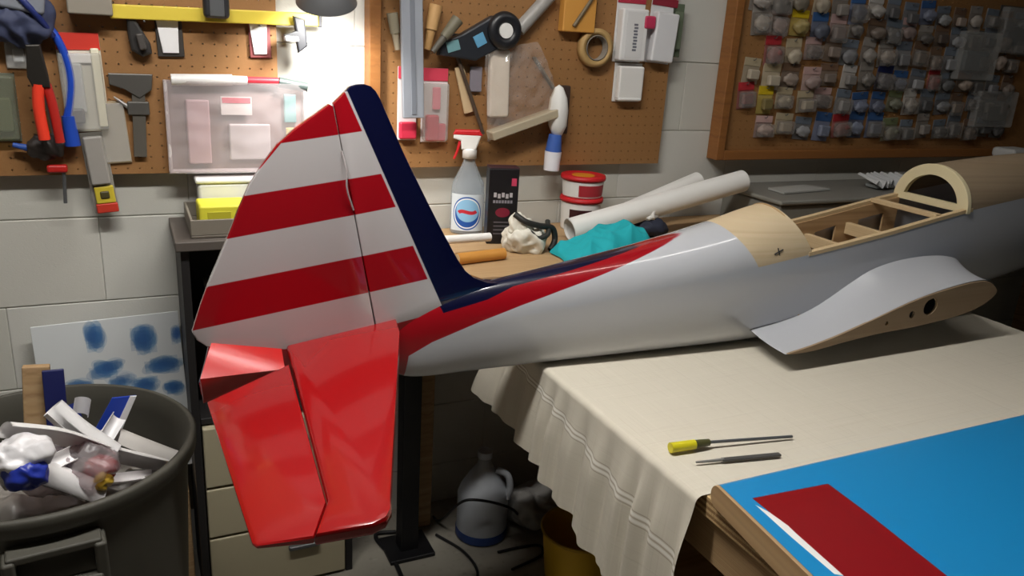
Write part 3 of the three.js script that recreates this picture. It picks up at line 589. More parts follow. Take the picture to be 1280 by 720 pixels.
{ // teal cloth
  const [x, z] = [1.084, 0.358];
  const t = obj('teal_cloth', gridGeo(110, 64, (u, v) => {
    const a = (u - 0.5) * 2, b = (v - 0.5) * 2, R = Math.max(1, Math.hypot(a, b) / Math.max(Math.abs(a), Math.abs(b), 1e-3)), ang = Math.atan2(b, a);
    const px = a / Math.sqrt(R) * 0.145 * (1 + 0.10 * Math.sin(ang * 3 + 1)), pz = b / Math.sqrt(R) * 0.075 * (1 + 0.12 * Math.sin(ang * 4));
    const edge = Math.max(Math.abs(a), Math.abs(b)), env = Math.pow(Math.max(0, 1 - edge ** 2.6), 0.6);
    const ridge = 1 - 2 * Math.abs(N(px * 13, pz * 11, 1.3)), fine = 1 - 2 * Math.abs(N(px * 27 + 4, pz * 24, 6.1));
    return [px, 0.0035 + env * (0.030 + 0.034 * THREE.MathUtils.smoothstep(a, -0.5, 0.55) + 0.020 * ridge + 0.008 * fine), pz];
  }), M('#17a6b0', 0.85), scene, [x, BY + 0.0005, z + 0.005], [0, 0.15, 0]);
  tag(t, 'crumpled teal cloth heaped on the workbench behind the fuselage', 'cloth');
  const [x2, z2] = [1.317, 0.186];
  tag(obj('white_tissue', blob(0.03, 0.022, 0.026, 0.016, 30, 21), mPaper, scene, [x2, BY + 0.072, z2 + 0.03]), 'small crumpled white tissue on the dark lump beside the teal cloth', 'tissue');
  tag(obj('dark_rag', blob(0.05, 0.024, 0.035, 0.01, 22, 31), M('#23283a', 0.8), scene, [x2 + 0.01, BY + 0.026, z2 + 0.035]), 'small dark blue rag heaped under the white tissue', 'rag');
}
{
  const a = [1.309, 0.927, 0.3], b = [1.494, 0.937, 0.28], y = BY + 0.006;
  tag(obj('balsa_strip', bar([a[0], y, a[2]], [b[0] + 0.1, y, b[2]], 0.03, 0.01, 0.001), mWoodPale), 'pale balsa strip on the workbench just behind the spine of the model', 'strip');
}
{ // grey stuff behind the cockpit
  const b = thing('storage_box', 'low grey plastic storage box on the workbench behind the cockpit opening', 'box', [2.12, BY + 0.0005, 0.20]);
  obj('box_body', rbox(0.85, 0.10, 0.26, 0.01), M('#77766f', 0.5), b, [0, 0.05, 0]);
  obj('box_lid', rbox(0.87, 0.014, 0.28, 0.006), M('#83827b', 0.45), b, [0, 0.107, 0]);
  const p = thing('clear_packet', 'shiny crumpled clear packet on the grey box behind the arched former', 'packet', [...[2.238, 1.008], 0.22]);
  p.position.y = BY + 0.118;
  const g = gridGeo(60, 20, (u, v) => [(u - 0.5) * 0.17, 0.018 + 0.012 * Math.sin(u * 40) * (1 - v * 0.5) + 0.02 * v, (0.5 - v) * 0.08 + 0.01 * Math.sin(u * 9)]);
  obj('film', g, M('#dfe2e4', 0.08, { metalness: 0.25, clearcoat: 1 }), p);
  obj('contents', rbox(0.12, 0.012, 0.05, 0.004), M('#8f9392', 0.5), p, [0, 0.006, 0]);
  tag(obj('folded_paper', ext([[-0.10, -0.03], [0.12, -0.045], [0.10, 0.035], [-0.08, 0.04]], 0.006, 0.001).rotateX(-Math.PI / 2), M('#a9a9a4', 0.7), scene, [1.86, BY + 0.119, 0.21], [0, 0.2, 0]), 'folded grey white paper lying on the grey storage box', 'paper');
  const w = thing('white_box', 'white box with a cloth top standing on the bench behind the front deck', 'box', [2.792, 1.109, 0.15]);
  w.position.y = BY + 0.0005;
  obj('box_body', rbox(0.13, 0.20, 0.10, 0.008), M('#b9b9b7', 0.6), w, [0.13, 0.10, 0.03]);
  obj('box_top', rbox(0.12, 0.035, 0.09, 0.012), M('#c9c9c7', 0.6), w, [0.13, 0.2185, 0.03]);
}

// ------------------------------------------------------------------ rubbish bin and what sticks out of it
const BIN = [-0.175, 0.575], BR = 0.245, BH = 0.68;
{
  const t = thing('rubbish_bin', 'round dark grey rubbish bin full of film scraps at the wall', 'bin', [BIN[0], 0, BIN[1]]);
  const body = lathe([[0, 0.002], [0.195, 0.002], [0.2, 0.01], [BR - 0.012, BH - 0.05], [BR - 0.012, BH - 0.035], [BR + 0.004, BH - 0.03], [BR + 0.006, BH - 0.006], [BR, BH], [BR - 0.008, BH - 0.002], [BR - 0.016, BH - 0.04], [0.19, 0.02], [0, 0.02]], 64);
  obj('bin_body', body, M('#4a4840', 0.62), t);
  for (const a of [0.10, Math.PI + 0.1]) {
    const h = obj('handle', [rbox(0.125, 0.022, 0.022, 0.006).translate(0, -0.036, 0.03), rbox(0.018, 0.075, 0.042, 0.005).translate(-0.062, -0.008, 0.016), rbox(0.018, 0.075, 0.042, 0.005).translate(0.062, -0.008, 0.016), rbox(0.13, 0.014, 0.036, 0.004).translate(0, 0.028, 0.014)], M('#4e4c44', 0.6), t, [Math.sin(a) * (BR - 0.014), BH - 0.083, Math.cos(a) * (BR - 0.014)], [0.05, a, 0]);
    h.userData.label = 'moulded grip handle below the rim';
  }
}
function curled(pts, r, arc, th, roll = 0, flat = 1) {        // a curled strip: part of a thin tube swept along pts
  const c = new THREE.CatmullRomCurve3(pts.map((p) => V(...p))), n = 26, fr = c.computeFrenetFrames(n, false);
  const across = 14, loop = [];
  for (let i = 0; i <= across; i++) { const a = roll + arc * (i / across - 0.5); loop.push([Math.cos(a) * r, Math.sin(a) * r * flat]); }
  for (let i = across; i >= 0; i--) { const a = roll + arc * (i / across - 0.5); loop.push([Math.cos(a) * (r - th), Math.sin(a) * (r - th) * flat]); }
  loop.push(loop[0]);
  return gridGeo(loop.length - 1, n, (u, v) => {
    const k = Math.round(v * n), [p, q] = loop[Math.round(u * (loop.length - 1))], o = c.getPoint(v);
    return [o.x + fr.normals[k].x * p + fr.binormals[k].x * q, o.y + fr.normals[k].y * p + fr.binormals[k].y * q, o.z + fr.normals[k].z * p + fr.binormals[k].z * q];
  });
}
{
  const T = (geo, color, name, label, cat = 'film scrap', rough = 0.35) => tag(obj(name, geo, typeof color === 'string' ? M(color, rough) : color), label, cat, undefined);
  T(blob(0.19, 0.05, 0.19, 0.045, 11, 7, 36).translate(BIN[0], 0.52, BIN[1]), '#8f8a84', 'crumpled_film', 'heap of crumpled grey film filling the bin below the white strips', 'film');
  T(curled([[-0.208, 0.775, 0.72], [-0.145, 0.734, 0.68], [-0.069, 0.654, 0.62], [0.024, 0.576, 0.56]], 0.021, 2.6, 0.0015, 0.5), '#e8e6e4', 'film_strip', 'long curled white film strip lying right across the bin');
  T(curled([[-0.152, 0.756, 0.6], [-0.12, 0.717, 0.61], [-0.066, 0.662, 0.62]], 0.019, 5.6, 0.0015, 0), '#e3e2e2', 'film_roll', 'white rolled film tube poking out of the bin towards the left');
  T(curled([[-0.184, 0.705, 0.72], [-0.145, 0.666, 0.7], [-0.097, 0.618, 0.68]], 0.026, 4.2, 0.0015, 1), '#eceaea', 'film_roll', 'thick white film roll at the front of the bin');
  T(curled([[-0.071, 0.661, 0.57], [-0.031, 0.628, 0.56], [0.028, 0.578, 0.54]], 0.028, 3.0, 0.0015, 1.2), '#d9d5d0', 'film_strip', 'pale film strip leaning on the right inner side of the bin');
  T(curled([[-0.119, 0.642, 0.66], [-0.059, 0.619, 0.63], [0, 0.589, 0.58]], 0.012, 3.0, 0.0012, 0.3), '#dcd8d8', 'film_strip', 'thin pale film strip beside the red scrap in the bin');
  T(blob(0.045, 0.03, 0.035, 0.018, 22, 41).translate(...[-0.195, 0.744, 0.74]), '#e6e4e6', 'crumpled_film', 'crumpled white film ball at the left side of the bin', 'film');
  T(blob(0.026, 0.024, 0.022, 0.010, 30, 51).translate(...[-0.183, 0.724, 0.76]), '#26379c', 'crumpled_film', 'crumpled bright blue film ball at the front left of the bin', 'film');
  T(blob(0.022, 0.022, 0.02, 0.010, 34, 61).translate(...[-0.085, 0.659, 0.66]), '#b5232c', 'crumpled_film', 'small crumpled red film scrap in the middle of the bin', 'film');
  T(blob(0.014, 0.014, 0.012, 0.006, 40, 66).translate(...[-0.084, 0.649, 0.69]), '#c9a63c', 'crumpled_film', 'tiny yellow film scrap below the red scrap in the bin', 'film');
  T(curled([[-0.217, 0.703, 0.74], [-0.179, 0.704, 0.72], [-0.122, 0.706, 0.68]], 0.013, 3.6, 0.0012, 0.8), '#f0eeee', 'film_strip', 'narrow bright white strip crossing above the blue film ball');
  T(curled([[-0.094, 0.659, 0.62], [-0.073, 0.688, 0.6], [-0.051, 0.71, 0.57]], 0.014, 3.0, 0.0012, 0.2), '#e9e8ea', 'film_strip', 'white strip rising in front of the white edged blue panel');
  T(curled([[-0.16, 0.712, 0.66], [-0.115, 0.694, 0.63], [-0.079, 0.689, 0.6]], 0.012, 2.8, 0.0012, 1.4), '#dddadb', 'film_strip', 'short pale strip under the white rolled tube');
  T(blob(0.07, 0.028, 0.05, 0.024, 24, 71).translate(...[-0.135, 0.669, 0.66]), clearFilm('#d9d2d4', 0.3), 'crumpled_film', 'crumpled clear film among the white strips in the bin', 'film');
  T(curled([[-0.137, 0.733, 0.55], [-0.129, 0.709, 0.56], [-0.119, 0.676, 0.57]], 0.03, 2.4, 0.0015, 0.9), '#26347f', 'film_strip', 'dark blue curled film strip behind the white rolled tube');
  T(curled([[-0.109, 0.746, 0.56], [-0.116, 0.715, 0.56]], 0.014, 3.0, 0.0015, 0.4), '#e4e3e6', 'film_strip', 'short white film curl standing between the blue scraps');
  const s = thing('striped_panel', 'blue film panel with a white striped edge standing in the bin', 'film panel', [0, 0, 0]);
  const q = [[-0.064, 0.716], [-0.023, 0.715], [-0.072, 0.618], [-0.106, 0.642]];
  obj('panel_sheet', ext(q, 0.004, 0.001).translate(0, 0, 0.5), M('#2545b4', 0.35), s);
  const e = [[-0.033, 0.717], [-0.022, 0.716], [-0.07, 0.611], [-0.081, 0.62]];
  obj('white_edge', ext(e, 0.004, 0.001).translate(0, 0, 0.5045), M('#eeeef0', 0.3), s);
  const st = thing('timber_stick', 'tan timber stick standing upright at the back of the bin', 'stick', [0, 0, 0]);
  obj('stick_body', bar([-0.187, 0.773, 0.44], [-0.235, 0.06, 0.52], 0.045, 0.02, 0.002), mWood, st);
  tag(obj('blue_strip', bar([-0.159, 0.769, 0.46], [-0.172, 0.06, 0.53], 0.036, 0.008, 0.002), M('#20265e', 0.4)), 'dark blue strip standing beside the tan stick in the bin', 'strip');
}
{ // blotched panel leaning on the wall behind the bin
  const tex = canvasTex(1024, 1024, (x, w, h) => {
    x.fillStyle = '#cfd3d4'; x.fillRect(0, 0, w, h);
    const spot = (px, py, rx, ry, a) => { for (let k = 0; k < 26; k++) { x.globalAlpha = 0.16 * a; x.fillStyle = k % 3 ? '#2b5e97' : '#1f4377'; const qx = px + rr(-rx, rx) * 0.45, qy = py + rr(-ry, ry) * 0.45; if (k % 2) x.fillRect(qx - rx * 0.5, qy - ry * 0.5, rx * rr(0.7, 1.2), ry * rr(0.7, 1.2)); else { x.beginPath(); x.ellipse(qx, qy, rx * rr(0.5, 0.8), ry * rr(0.5, 0.8), rr(-0.4, 0.4), 0, 7); x.fill(); } } x.globalAlpha = 1; };
    spot(410, 95, 80, 100, 1); spot(750, 155, 100, 95, 1); spot(470, 315, 130, 60, 1); spot(880, 330, 150, 55, 1); spot(270, 405, 100, 55, 1); spot(730, 445, 110, 50, 1); spot(930, 490, 80, 50, 1); spot(560, 400, 100, 50, 0.6); spot(560, 700, 150, 70, 0.9); spot(200, 720, 100, 70, 0.8); spot(1000, 150, 50, 60, 0.7);
  });
  const w = 0.315, h = 0.40;
  const g = rbox(w, h, 0.008, 0.001, 1); planarUV(g, 'x', 'y', -w / 2, -h / 2, w, h);
  const [cx, cy] = [-0.052, 0.713];
  tag(obj('blotched_panel', g, M('#ffffff', 0.7, { map: tex }), scene, [cx - 0.02, cy - h / 2, 0.062], [-0.13, 0, 0.03]), 'pale panel with blue paint blotches leaning on the wall behind the bin', 'panel');
  const b = thing('wooden_crate', 'plain wooden crate on the floor holding up the blotched panel behind the bin', 'crate', [-0.07, 0.001, 0.11]);
  obj('crate_body', rbox(0.28, cy - h - 0.012, 0.16, 0.004), mWood, b, [0, (cy - h - 0.012) / 2, 0]);
}

// ------------------------------------------------------------------ on the floor under the workbench
{
  const [x, z] = [0.857, 0.201];
  const t = thing('water_jug', 'translucent gallon jug with a blue base standing on the floor under the bench', 'jug', [x, 0.001, z]);
  const g = lathe([[0, 0], [0.068, 0], [0.074, 0.008], [0.074, 0.135], [0.068, 0.155], [0.045, 0.195], [0.022, 0.228], [0.018, 0.24], [0.018, 0.252], [0, 0.252]], 40);
  obj('jug_body', g, M('#c9ced4', 0.4, { transmission: 0.35, thickness: 0 }), t);
  obj('base_band', lathe([[0.075, 0.003], [0.0765, 0.006], [0.0765, 0.026], [0.075, 0.03]], 40), M('#27407a', 0.5), t);
  obj('cap', cyl(0.021, 0.021, 0.02, 24), M('#b9bec6', 0.5), t, [0, 0.262, 0]);
  obj('grip', tube([[0.03, 0.215, 0.02], [0.055, 0.205, 0.04], [0.064, 0.165, 0.045], [0.058, 0.13, 0.045]], 0.010, 20, 8), M('#c9ced4', 0.4, { transmission: 0.35, thickness: 0 }), t);
  const cord = (label, pts, r = 0.004) => tag(obj('power_cord', tube(pts, r, 80, 6), M('#141416', 0.5)), label, 'cord');
  cord('black cord crossing in front of the gallon jug', [[0.785, 0.006, -0.121], [0.751, 0.006, 0.105], [0.77, 0.19, 0.30], [0.90, 0.13, 0.29], [0.992, 0.006, 0.216]]);
  cord('black cord snaking over the floor right of the steel leg', [[0.726, 0.006, 0.173], [0.772, 0.006, 0.278], [0.774, 0.006, 0.373], [0.735, 0.006, 0.429]]);
  cord('thick black cord curving out below the red tailplane tip', [[0.62, 0.006, 0.12], [0.563, 0.007, 0.114], [0.576, 0.007, 0.244], [0.571, 0.007, 0.385]], 0.006);
  cord('thin black cord hooked on the floor near the yellow pail', [[0.862, 0.006, 0.312], [0.931, 0.006, 0.314], [0.989, 0.006, 0.328], [0.979, 0.006, 0.363], [0.867, 0.006, 0.397]]);
  const p = thing('yellow_pail', 'yellow pail on the floor below the hanging cloth', 'pail', [...[1.026, 0.481].slice(0, 1), 0.001, [1.026, 0.481][1]]);
  obj('pail_body', lathe([[0, 0], [0.085, 0], [0.09, 0.006], [0.105, 0.15], [0.108, 0.152], [0.108, 0.158], [0.102, 0.158], [0.085, 0.01], [0, 0.01]], 40), M('#c9a01c', 0.5), p);
  obj('pail_rim', new THREE.TorusGeometry(0.107, 0.004, 8, 40).rotateX(Math.PI / 2), M('#b08a14', 0.5), p, [0, 0.156, 0]);
  tag(obj('grey_bag', blob(0.09, 0.05, 0.07, 0.035, 14, 81, 30), M('#8d8a86', 0.7), scene, [...[1.027, 0.232].slice(0, 1), 0.068, [1.027, 0.232][1] - 0.02]), 'crumpled grey bag on the floor beside the gallon jug', 'bag');
}

// ------------------------------------------------------------------ hung on the left pegboard
const F = PZ + 0.0008;                                  // just in front of the pegboard face
const hook = (t, x, y, z = 0) => obj('peg_hook', tube([[x, y, -0.001 + z], [x, y, 0.014], [x, y + 0.004, 0.02], [x, y + 0.012, 0.022]], 0.0018, 14, 6), mSteel, t);
function packet(name, label, cat, [cx, cy, w, h], o = {}) {       // a carded packet: backing, header strip, raised contents
  const t = thing(name, label, cat, [cx, cy, o.z ?? F], [0, 0, o.tilt ?? 0], o.group);
  obj('backing_card', rbox(w, h, 0.003, 0.001, 1), M(o.card ?? '#e4e2de', 0.5), t, [0, 0, 0.0018]);
  if (o.header) obj('header', rbox(w * 0.99, h * (o.hh ?? 0.2), 0.002, 0.0006, 1), M(o.header, 0.45), t, [0, h * (0.5 - (o.hh ?? 0.2) / 2), 0.0045]);
  for (const [u, v, bw, bh, color, d = 0.016, rough = 0.4] of o.bits ?? []) obj('contents', rbox(bw * w, bh * h, d, Math.min(0.006, d / 3)), M(color, rough), t, [u * w, v * h, 0.004 + d / 2]);
  if (o.film) obj('film', rbox(w * 0.96, h * (1 - (o.header ? (o.hh ?? 0.2) : 0)) * 0.94, o.film, Math.min(0.006, o.film / 3)), clearFilm(o.filmColor, 0.2), t, [0, -h * (o.header ? (o.hh ?? 0.2) / 2 : 0), 0.0035 + o.film / 2]);
  return t;
}
{ // level lying along the top hooks
  const [lx0, ly0] = [-0.012, 1.409], [lx1, ly1] = [0.43, 1.417];
  const t = thing('spirit_level', 'long yellow spirit level fixed across the top of the left pegboard', 'level', [0, 0, 0]);
  obj('level_body', bar([lx0, ly0, 0.05], [lx1, ly1, 0.05], 0.02, 0.03, 0.003), M('#e0c848', 0.45), t);
  obj('end_cap', bar([lx1, ly1, 0.05], [lx1 + 0.008, ly1, 0.05], 0.022, 0.032, 0.002), mDark, t);
  for (const q of [0.15, 0.7]) { const x = lerp(lx0, lx1, q), y = lerp(ly0, ly1, q); obj('peg_hook', bar([x, y - 0.018, F], [x, y - 0.018, 0.062], 0.004, 0.004, 0.001), mSteel, t); }
  const [mx, my] = [0.201, 1.432];
  const m = thing('tape_measure', 'dark tape measure hung in front of the yellow level', 'tape measure', [mx, my, 0.062]);
  obj('case', [rbox(0.055, 0.05, 0.03, 0.01).translate(0, 0, 0.016)], M('#26272b', 0.5), m);
  obj('belt_clip', rbox(0.03, 0.04, 0.003, 0.001, 1), mGreySteel, m, [0, 0, 0.0335]);
}
{
  const b = thing('grey_box', 'small grey cardboard box at the top of the left pegboard', 'box', [...[-0.048, 1.419], F]);
  obj('box_body', rbox(0.085, 0.055, 0.05, 0.004), M('#8f887c', 0.7), b, [0, 0.008, 0.026]);
  obj('box_lid', rbox(0.09, 0.016, 0.055, 0.003), M('#a0998c', 0.7), b, [0, 0.034, 0.0285]);
}
{
  const t = thing('cable_pouch', 'dark blue and grey tool pouch at the upper left corner', 'pouch', [...[-0.183, 1.383], F]);
  obj('pouch_body', blob(0.058, 0.05, 0.028, 0.018, 18, 15, 28).translate(0, 0, 0.03), M('#39405c', 0.7), t);
  obj('pouch_flap', rbox(0.085, 0.04, 0.02, 0.008), M('#7d828c', 0.6), t, [0.012, 0.036, 0.06], ).rotation.z = -0.15;
  obj('pouch_strap', tube([[-0.05, 0.05, 0.03], [-0.02, 0.07, 0.06], [0.03, 0.02, 0.068], [0.06, -0.03, 0.03]], 0.007, 24, 8), M('#1d2c6c', 0.5), t);
}
{
  const P = (x, y) => [x, y];
  const pts = [[-0.163, 1.384], [-0.13, 1.37], [-0.108, 1.326], [-0.099, 1.267], [-0.106, 1.213], [-0.114, 1.179]];
  const t = thing('coping_saw', 'blue framed saw hanging beside the red handled pliers', 'saw', [0, 0, 0]);
  obj('saw_frame', tube(pts.map(([x, y]) => [x, y, 0.052]), 0.0085, 50, 10), M('#1f49b8', 0.35), t);
  const [gx, gy] = [-0.111, 1.176], [gx2, gy2] = [-0.108, 1.124];
  obj('saw_handle', rod([gx, gy + 0.012, 0.052], [gx2, gy2, 0.052], 0.013, 0.016), M('#1c46ad', 0.4), t);
  const [b0, b1] = [[-0.163, 1.384], [-0.14, 1.127]];
  obj('saw_blade', bar([b0[0], b0[1], 0.0445], [b1[0], b1[1], 0.046], 0.008, 0.0012, 0.0003), mSteel, t);
  obj('blade_clip', rod([b1[0] - 0.004, b1[1], 0.046], [gx2, gy2 + 0.004, 0.052], 0.004), mSteel, t);
  obj('peg_hook', bar([b0[0] + 0.012, b0[1] - 0.008, F], [b0[0] + 0.012, b0[1] - 0.008, 0.05], 0.004, 0.004, 0.001), mSteel, t);
}
{
  const [a, b, c, d, e] = [[-0.157, 1.315], [-0.155, 1.257], [-0.157, 1.143], [-0.144, 1.218], [-0.129, 1.136]];
  const t = thing('pliers', 'pliers with bright red handles hanging head up near the left edge', 'pliers', [0, 0, 0]);
  const z = 0.094;
  obj('jaws', ext([[a[0] - 0.014, a[1] + 0.02], [a[0] + 0.012, a[1] + 0.022], [b[0] + 0.018, b[1] + 0.02], [b[0] + 0.02, b[1] - 0.006], [b[0] - 0.012, b[1] - 0.006], [b[0] - 0.02, b[1] + 0.014]], 0.016, 0.003).translate(0, 0, z), M('#33302c', 0.4, { metalness: 0.5 }), t);
  obj('handle', tube([[b[0] - 0.002, b[1], z], [lerp(b[0], c[0], 0.4) - 0.005, lerp(b[1], c[1], 0.4), z], [c[0], c[1], z]], 0.0115, 30, 10), M('#ee4029', 0.4), t);
  obj('handle', tube([[b[0] + 0.012, b[1], z - 0.006], [d[0] + 0.008, d[1], z - 0.006], [e[0], e[1], z - 0.006]], 0.0095, 30, 10), M('#b3261f', 0.4), t);
  obj('peg_hook', bar([a[0] + 0.004, a[1] + 0.003, F], [a[0] + 0.004, a[1] + 0.003, z - 0.007], 0.004, 0.004, 0.001), mSteel, t);
}
{
  const [a, b, c, d] = [[-0.159, 1.124], [-0.145, 1.082], [-0.131, 1.068], [-0.135, 0.996]];
  const t = thing('driver_bit_holder', 'dark tool with a red collar and thin shaft below the pliers', 'tool', [0, 0, 0]);
  obj('tool_body', blob(0.034, 0.026, 0.016, 0.01, 40, 19, 18).translate(a[0], a[1], F + 0.021), M('#3a3431', 0.5), t);
  obj('collar', rbox(0.04, 0.017, 0.02, 0.005).translate(b[0] + 0.002, b[1] - 0.008, F + 0.02), M('#b5231f', 0.4), t);
  obj('shaft', rod([c[0], c[1] + 0.002, F + 0.02], [d[0], d[1], F + 0.016], 0.0038), mGreySteel, t);
  obj('blue_tip', rod([a[0] - 0.03, a[1] - 0.006, F + 0.02], [a[0] - 0.062, a[1] + 0.002, F + 0.02], 0.008, 0.005), M('#2d54a8', 0.5), t);
}
packet('clear_pouch', 'grey green clear pouch at the left edge beside the blue saw', 'pouch', [-0.229,1.202,0.05,0.142], { card: '#6f7263', bits: [[0, -0.1, 0.6, 0.5, '#7f8470', 0.014]], film: 0.02, filmColor: '#c9cdb9' });
packet('parts_packet', 'small silver parts packet above the grey green pouch', 'packet', [-0.195,1.31,0.04,0.055], { card: '#8d8a84', bits: [[0.1, 0, 0.5, 0.5, '#b9bcc0', 0.012, 0.3]], film: 0.016 });
packet('carded_tool', 'white carded packet with a red header hanging on the left pegboard', 'packet', [-0.077,1.257,0.085,0.209], { card: '#d9d3c3', header: '#d23a2c', hh: 0.17, tilt: 0.03, bits: [[-0.2, -0.05, 0.45, 0.5, '#b9b9b8', 0.014], [-0.22, -0.33, 0.36, 0.16, '#5f5f62', 0.02], [0.36, -0.05, 0.2, 0.8, '#e6e0c8', 0.01], [-0.05, 0.25, 0.8, 0.1, '#eeeae6', 0.006]], film: 0.024 });
packet('glue_strip', 'long grey strip packet with yellow and red foot below the red headed card', 'packet', [-0.062,1.06,0.05,0.182], { card: '#8e8a82', tilt: 0.09, bits: [[0, 0.16, 0.8, 0.6, '#9b9791', 0.016], [0.05, -0.27, 0.8, 0.22, '#cdb83a', 0.01], [0.05, -0.27, 0.4, 0.1, '#4a4426', 0.013], [0.05, -0.44, 0.9, 0.12, '#c43a2a', 0.01]] });
packet('clear_bag', 'small empty clear bag hanging under the steel caliper', 'bag', [-0.024,1.15,0.054,0.138], { card: '#a8977c', film: 0.006, tilt: 0.06 });
{
  const [a, b, c, d, e] = [[-0.026, 1.262], [0.063, 1.258], [0.033, 1.247], [0.025, 1.096], [-0.011, 1.211]];
  const t = thing('caliper', 'grey steel caliper hanging beam down beside the clear plastic bag', 'caliper', [0, 0, 0]);
  const z = F + 0.008, m = M('#62605c', 0.45, { metalness: 0.5 });
  obj('jaw', ext([[a[0], a[1] + 0.018], [b[0], b[1] + 0.022], [b[0] - 0.004, b[1] - 0.012], [c[0], c[1] - 0.02], [a[0] + 0.03, a[1] - 0.016], [a[0], a[1] - 0.006]], 0.012, 0.002).translate(0, 0, z), m, t);
  obj('beam', bar([c[0] - 0.002, c[1] - 0.012, z], [d[0], d[1], z], 0.027, 0.006, 0.001), M('#6b675f', 0.45, { metalness: 0.5 }), t);
  obj('slider', rbox(0.045, 0.03, 0.014, 0.003).translate(c[0] - 0.004, c[1] - 0.042, z), m, t);
  obj('fixed_point', rod([e[0] + 0.02, e[1] - 0.004, z], [e[0] - 0.008, e[1] + 0.018, z], 0.005, 0.002), M('#a5a39f', 0.35, { metalness: 0.6 }), t);
  hook(t, c[0], c[1] + 0.006, z);
}
{
  const [cx, cy, w, h] = [0.038,1.359,0.05,0.087];
  const t = thing('black_clip', 'black spring clip with a round grip hanging under the yellow level', 'clip', [cx, cy, F], [0, 0, 0.2]);
  obj('clip_body', ext([[-w * 0.2, h * 0.5], [w * 0.1, h * 0.45], [w * 0.45, -h * 0.2], [w * 0.4, -h * 0.45], [0, -h * 0.5], [-w * 0.4, -h * 0.3], [-w * 0.35, h * 0.1]], 0.022, 0.006).translate(0, 0, 0.012), M('#2c2a29', 0.5), t);
  obj('clip_lever', rbox(w * 0.3, h * 0.4, 0.012, 0.004), M('#4a4643', 0.45), t, [w * 0.1, -h * 0.12, 0.03]);
}
for (const [r, label, edge] of [[[0.102,1.361,0.053,0.084], 'white hanging tag in a dark holder, the left of two under the yellow level', '#3a3632'], [[0.296,1.365,0.046,0.081], 'white hanging tag with a reddish edge, the right of two under the yellow level', '#8a4a4a']]) {
  const [cx, cy, w, h] = r, t = thing('hanging_tag', label, 'tag', [cx, cy, F], [0, 0, 0.03]);
  obj('tag_holder', rbox(w * 1.05, h, 0.006, 0.002), M(edge, 0.5), t, [0.002, 0, 0.0035]);
  obj('tag_card', ext([[-w * 0.45, h * 0.47], [w * 0.42, h * 0.47], [w * 0.34, -h * 0.40], [-w * 0.28, -h * 0.40]], 0.004, 0.001), M('#f0eff0', 0.5), t, [0, 0, 0.0088]);
  hook(t, 0, h * 0.47);
}
{
  const [cx, cy, w, h] = [0.372,1.382,0.053,0.082];
  const t = thing('black_clamp', 'black clamp hanging on the end of the yellow level over the bare wall', 'clamp', [cx, cy, 0.0]);
  obj('clamp_body', ext([[-w * 0.1, h * 0.5], [w * 0.4, h * 0.42], [w * 0.5, -h * 0.3], [w * 0.1, -h * 0.5], [0, -h * 0.1], [-w * 0.5, -h * 0.16], [-w * 0.5, -h * 0.02], [0, h * 0.1]], 0.02, 0.004).translate(0, 0, 0.0765), M('#1d1e22', 0.45), t);
  obj('clamp_pad', rbox(w * 0.6, 0.012, 0.02, 0.004), M('#b9bbbd', 0.5), t, [-w * 0.25, -h * 0.12, 0.0985]);
}
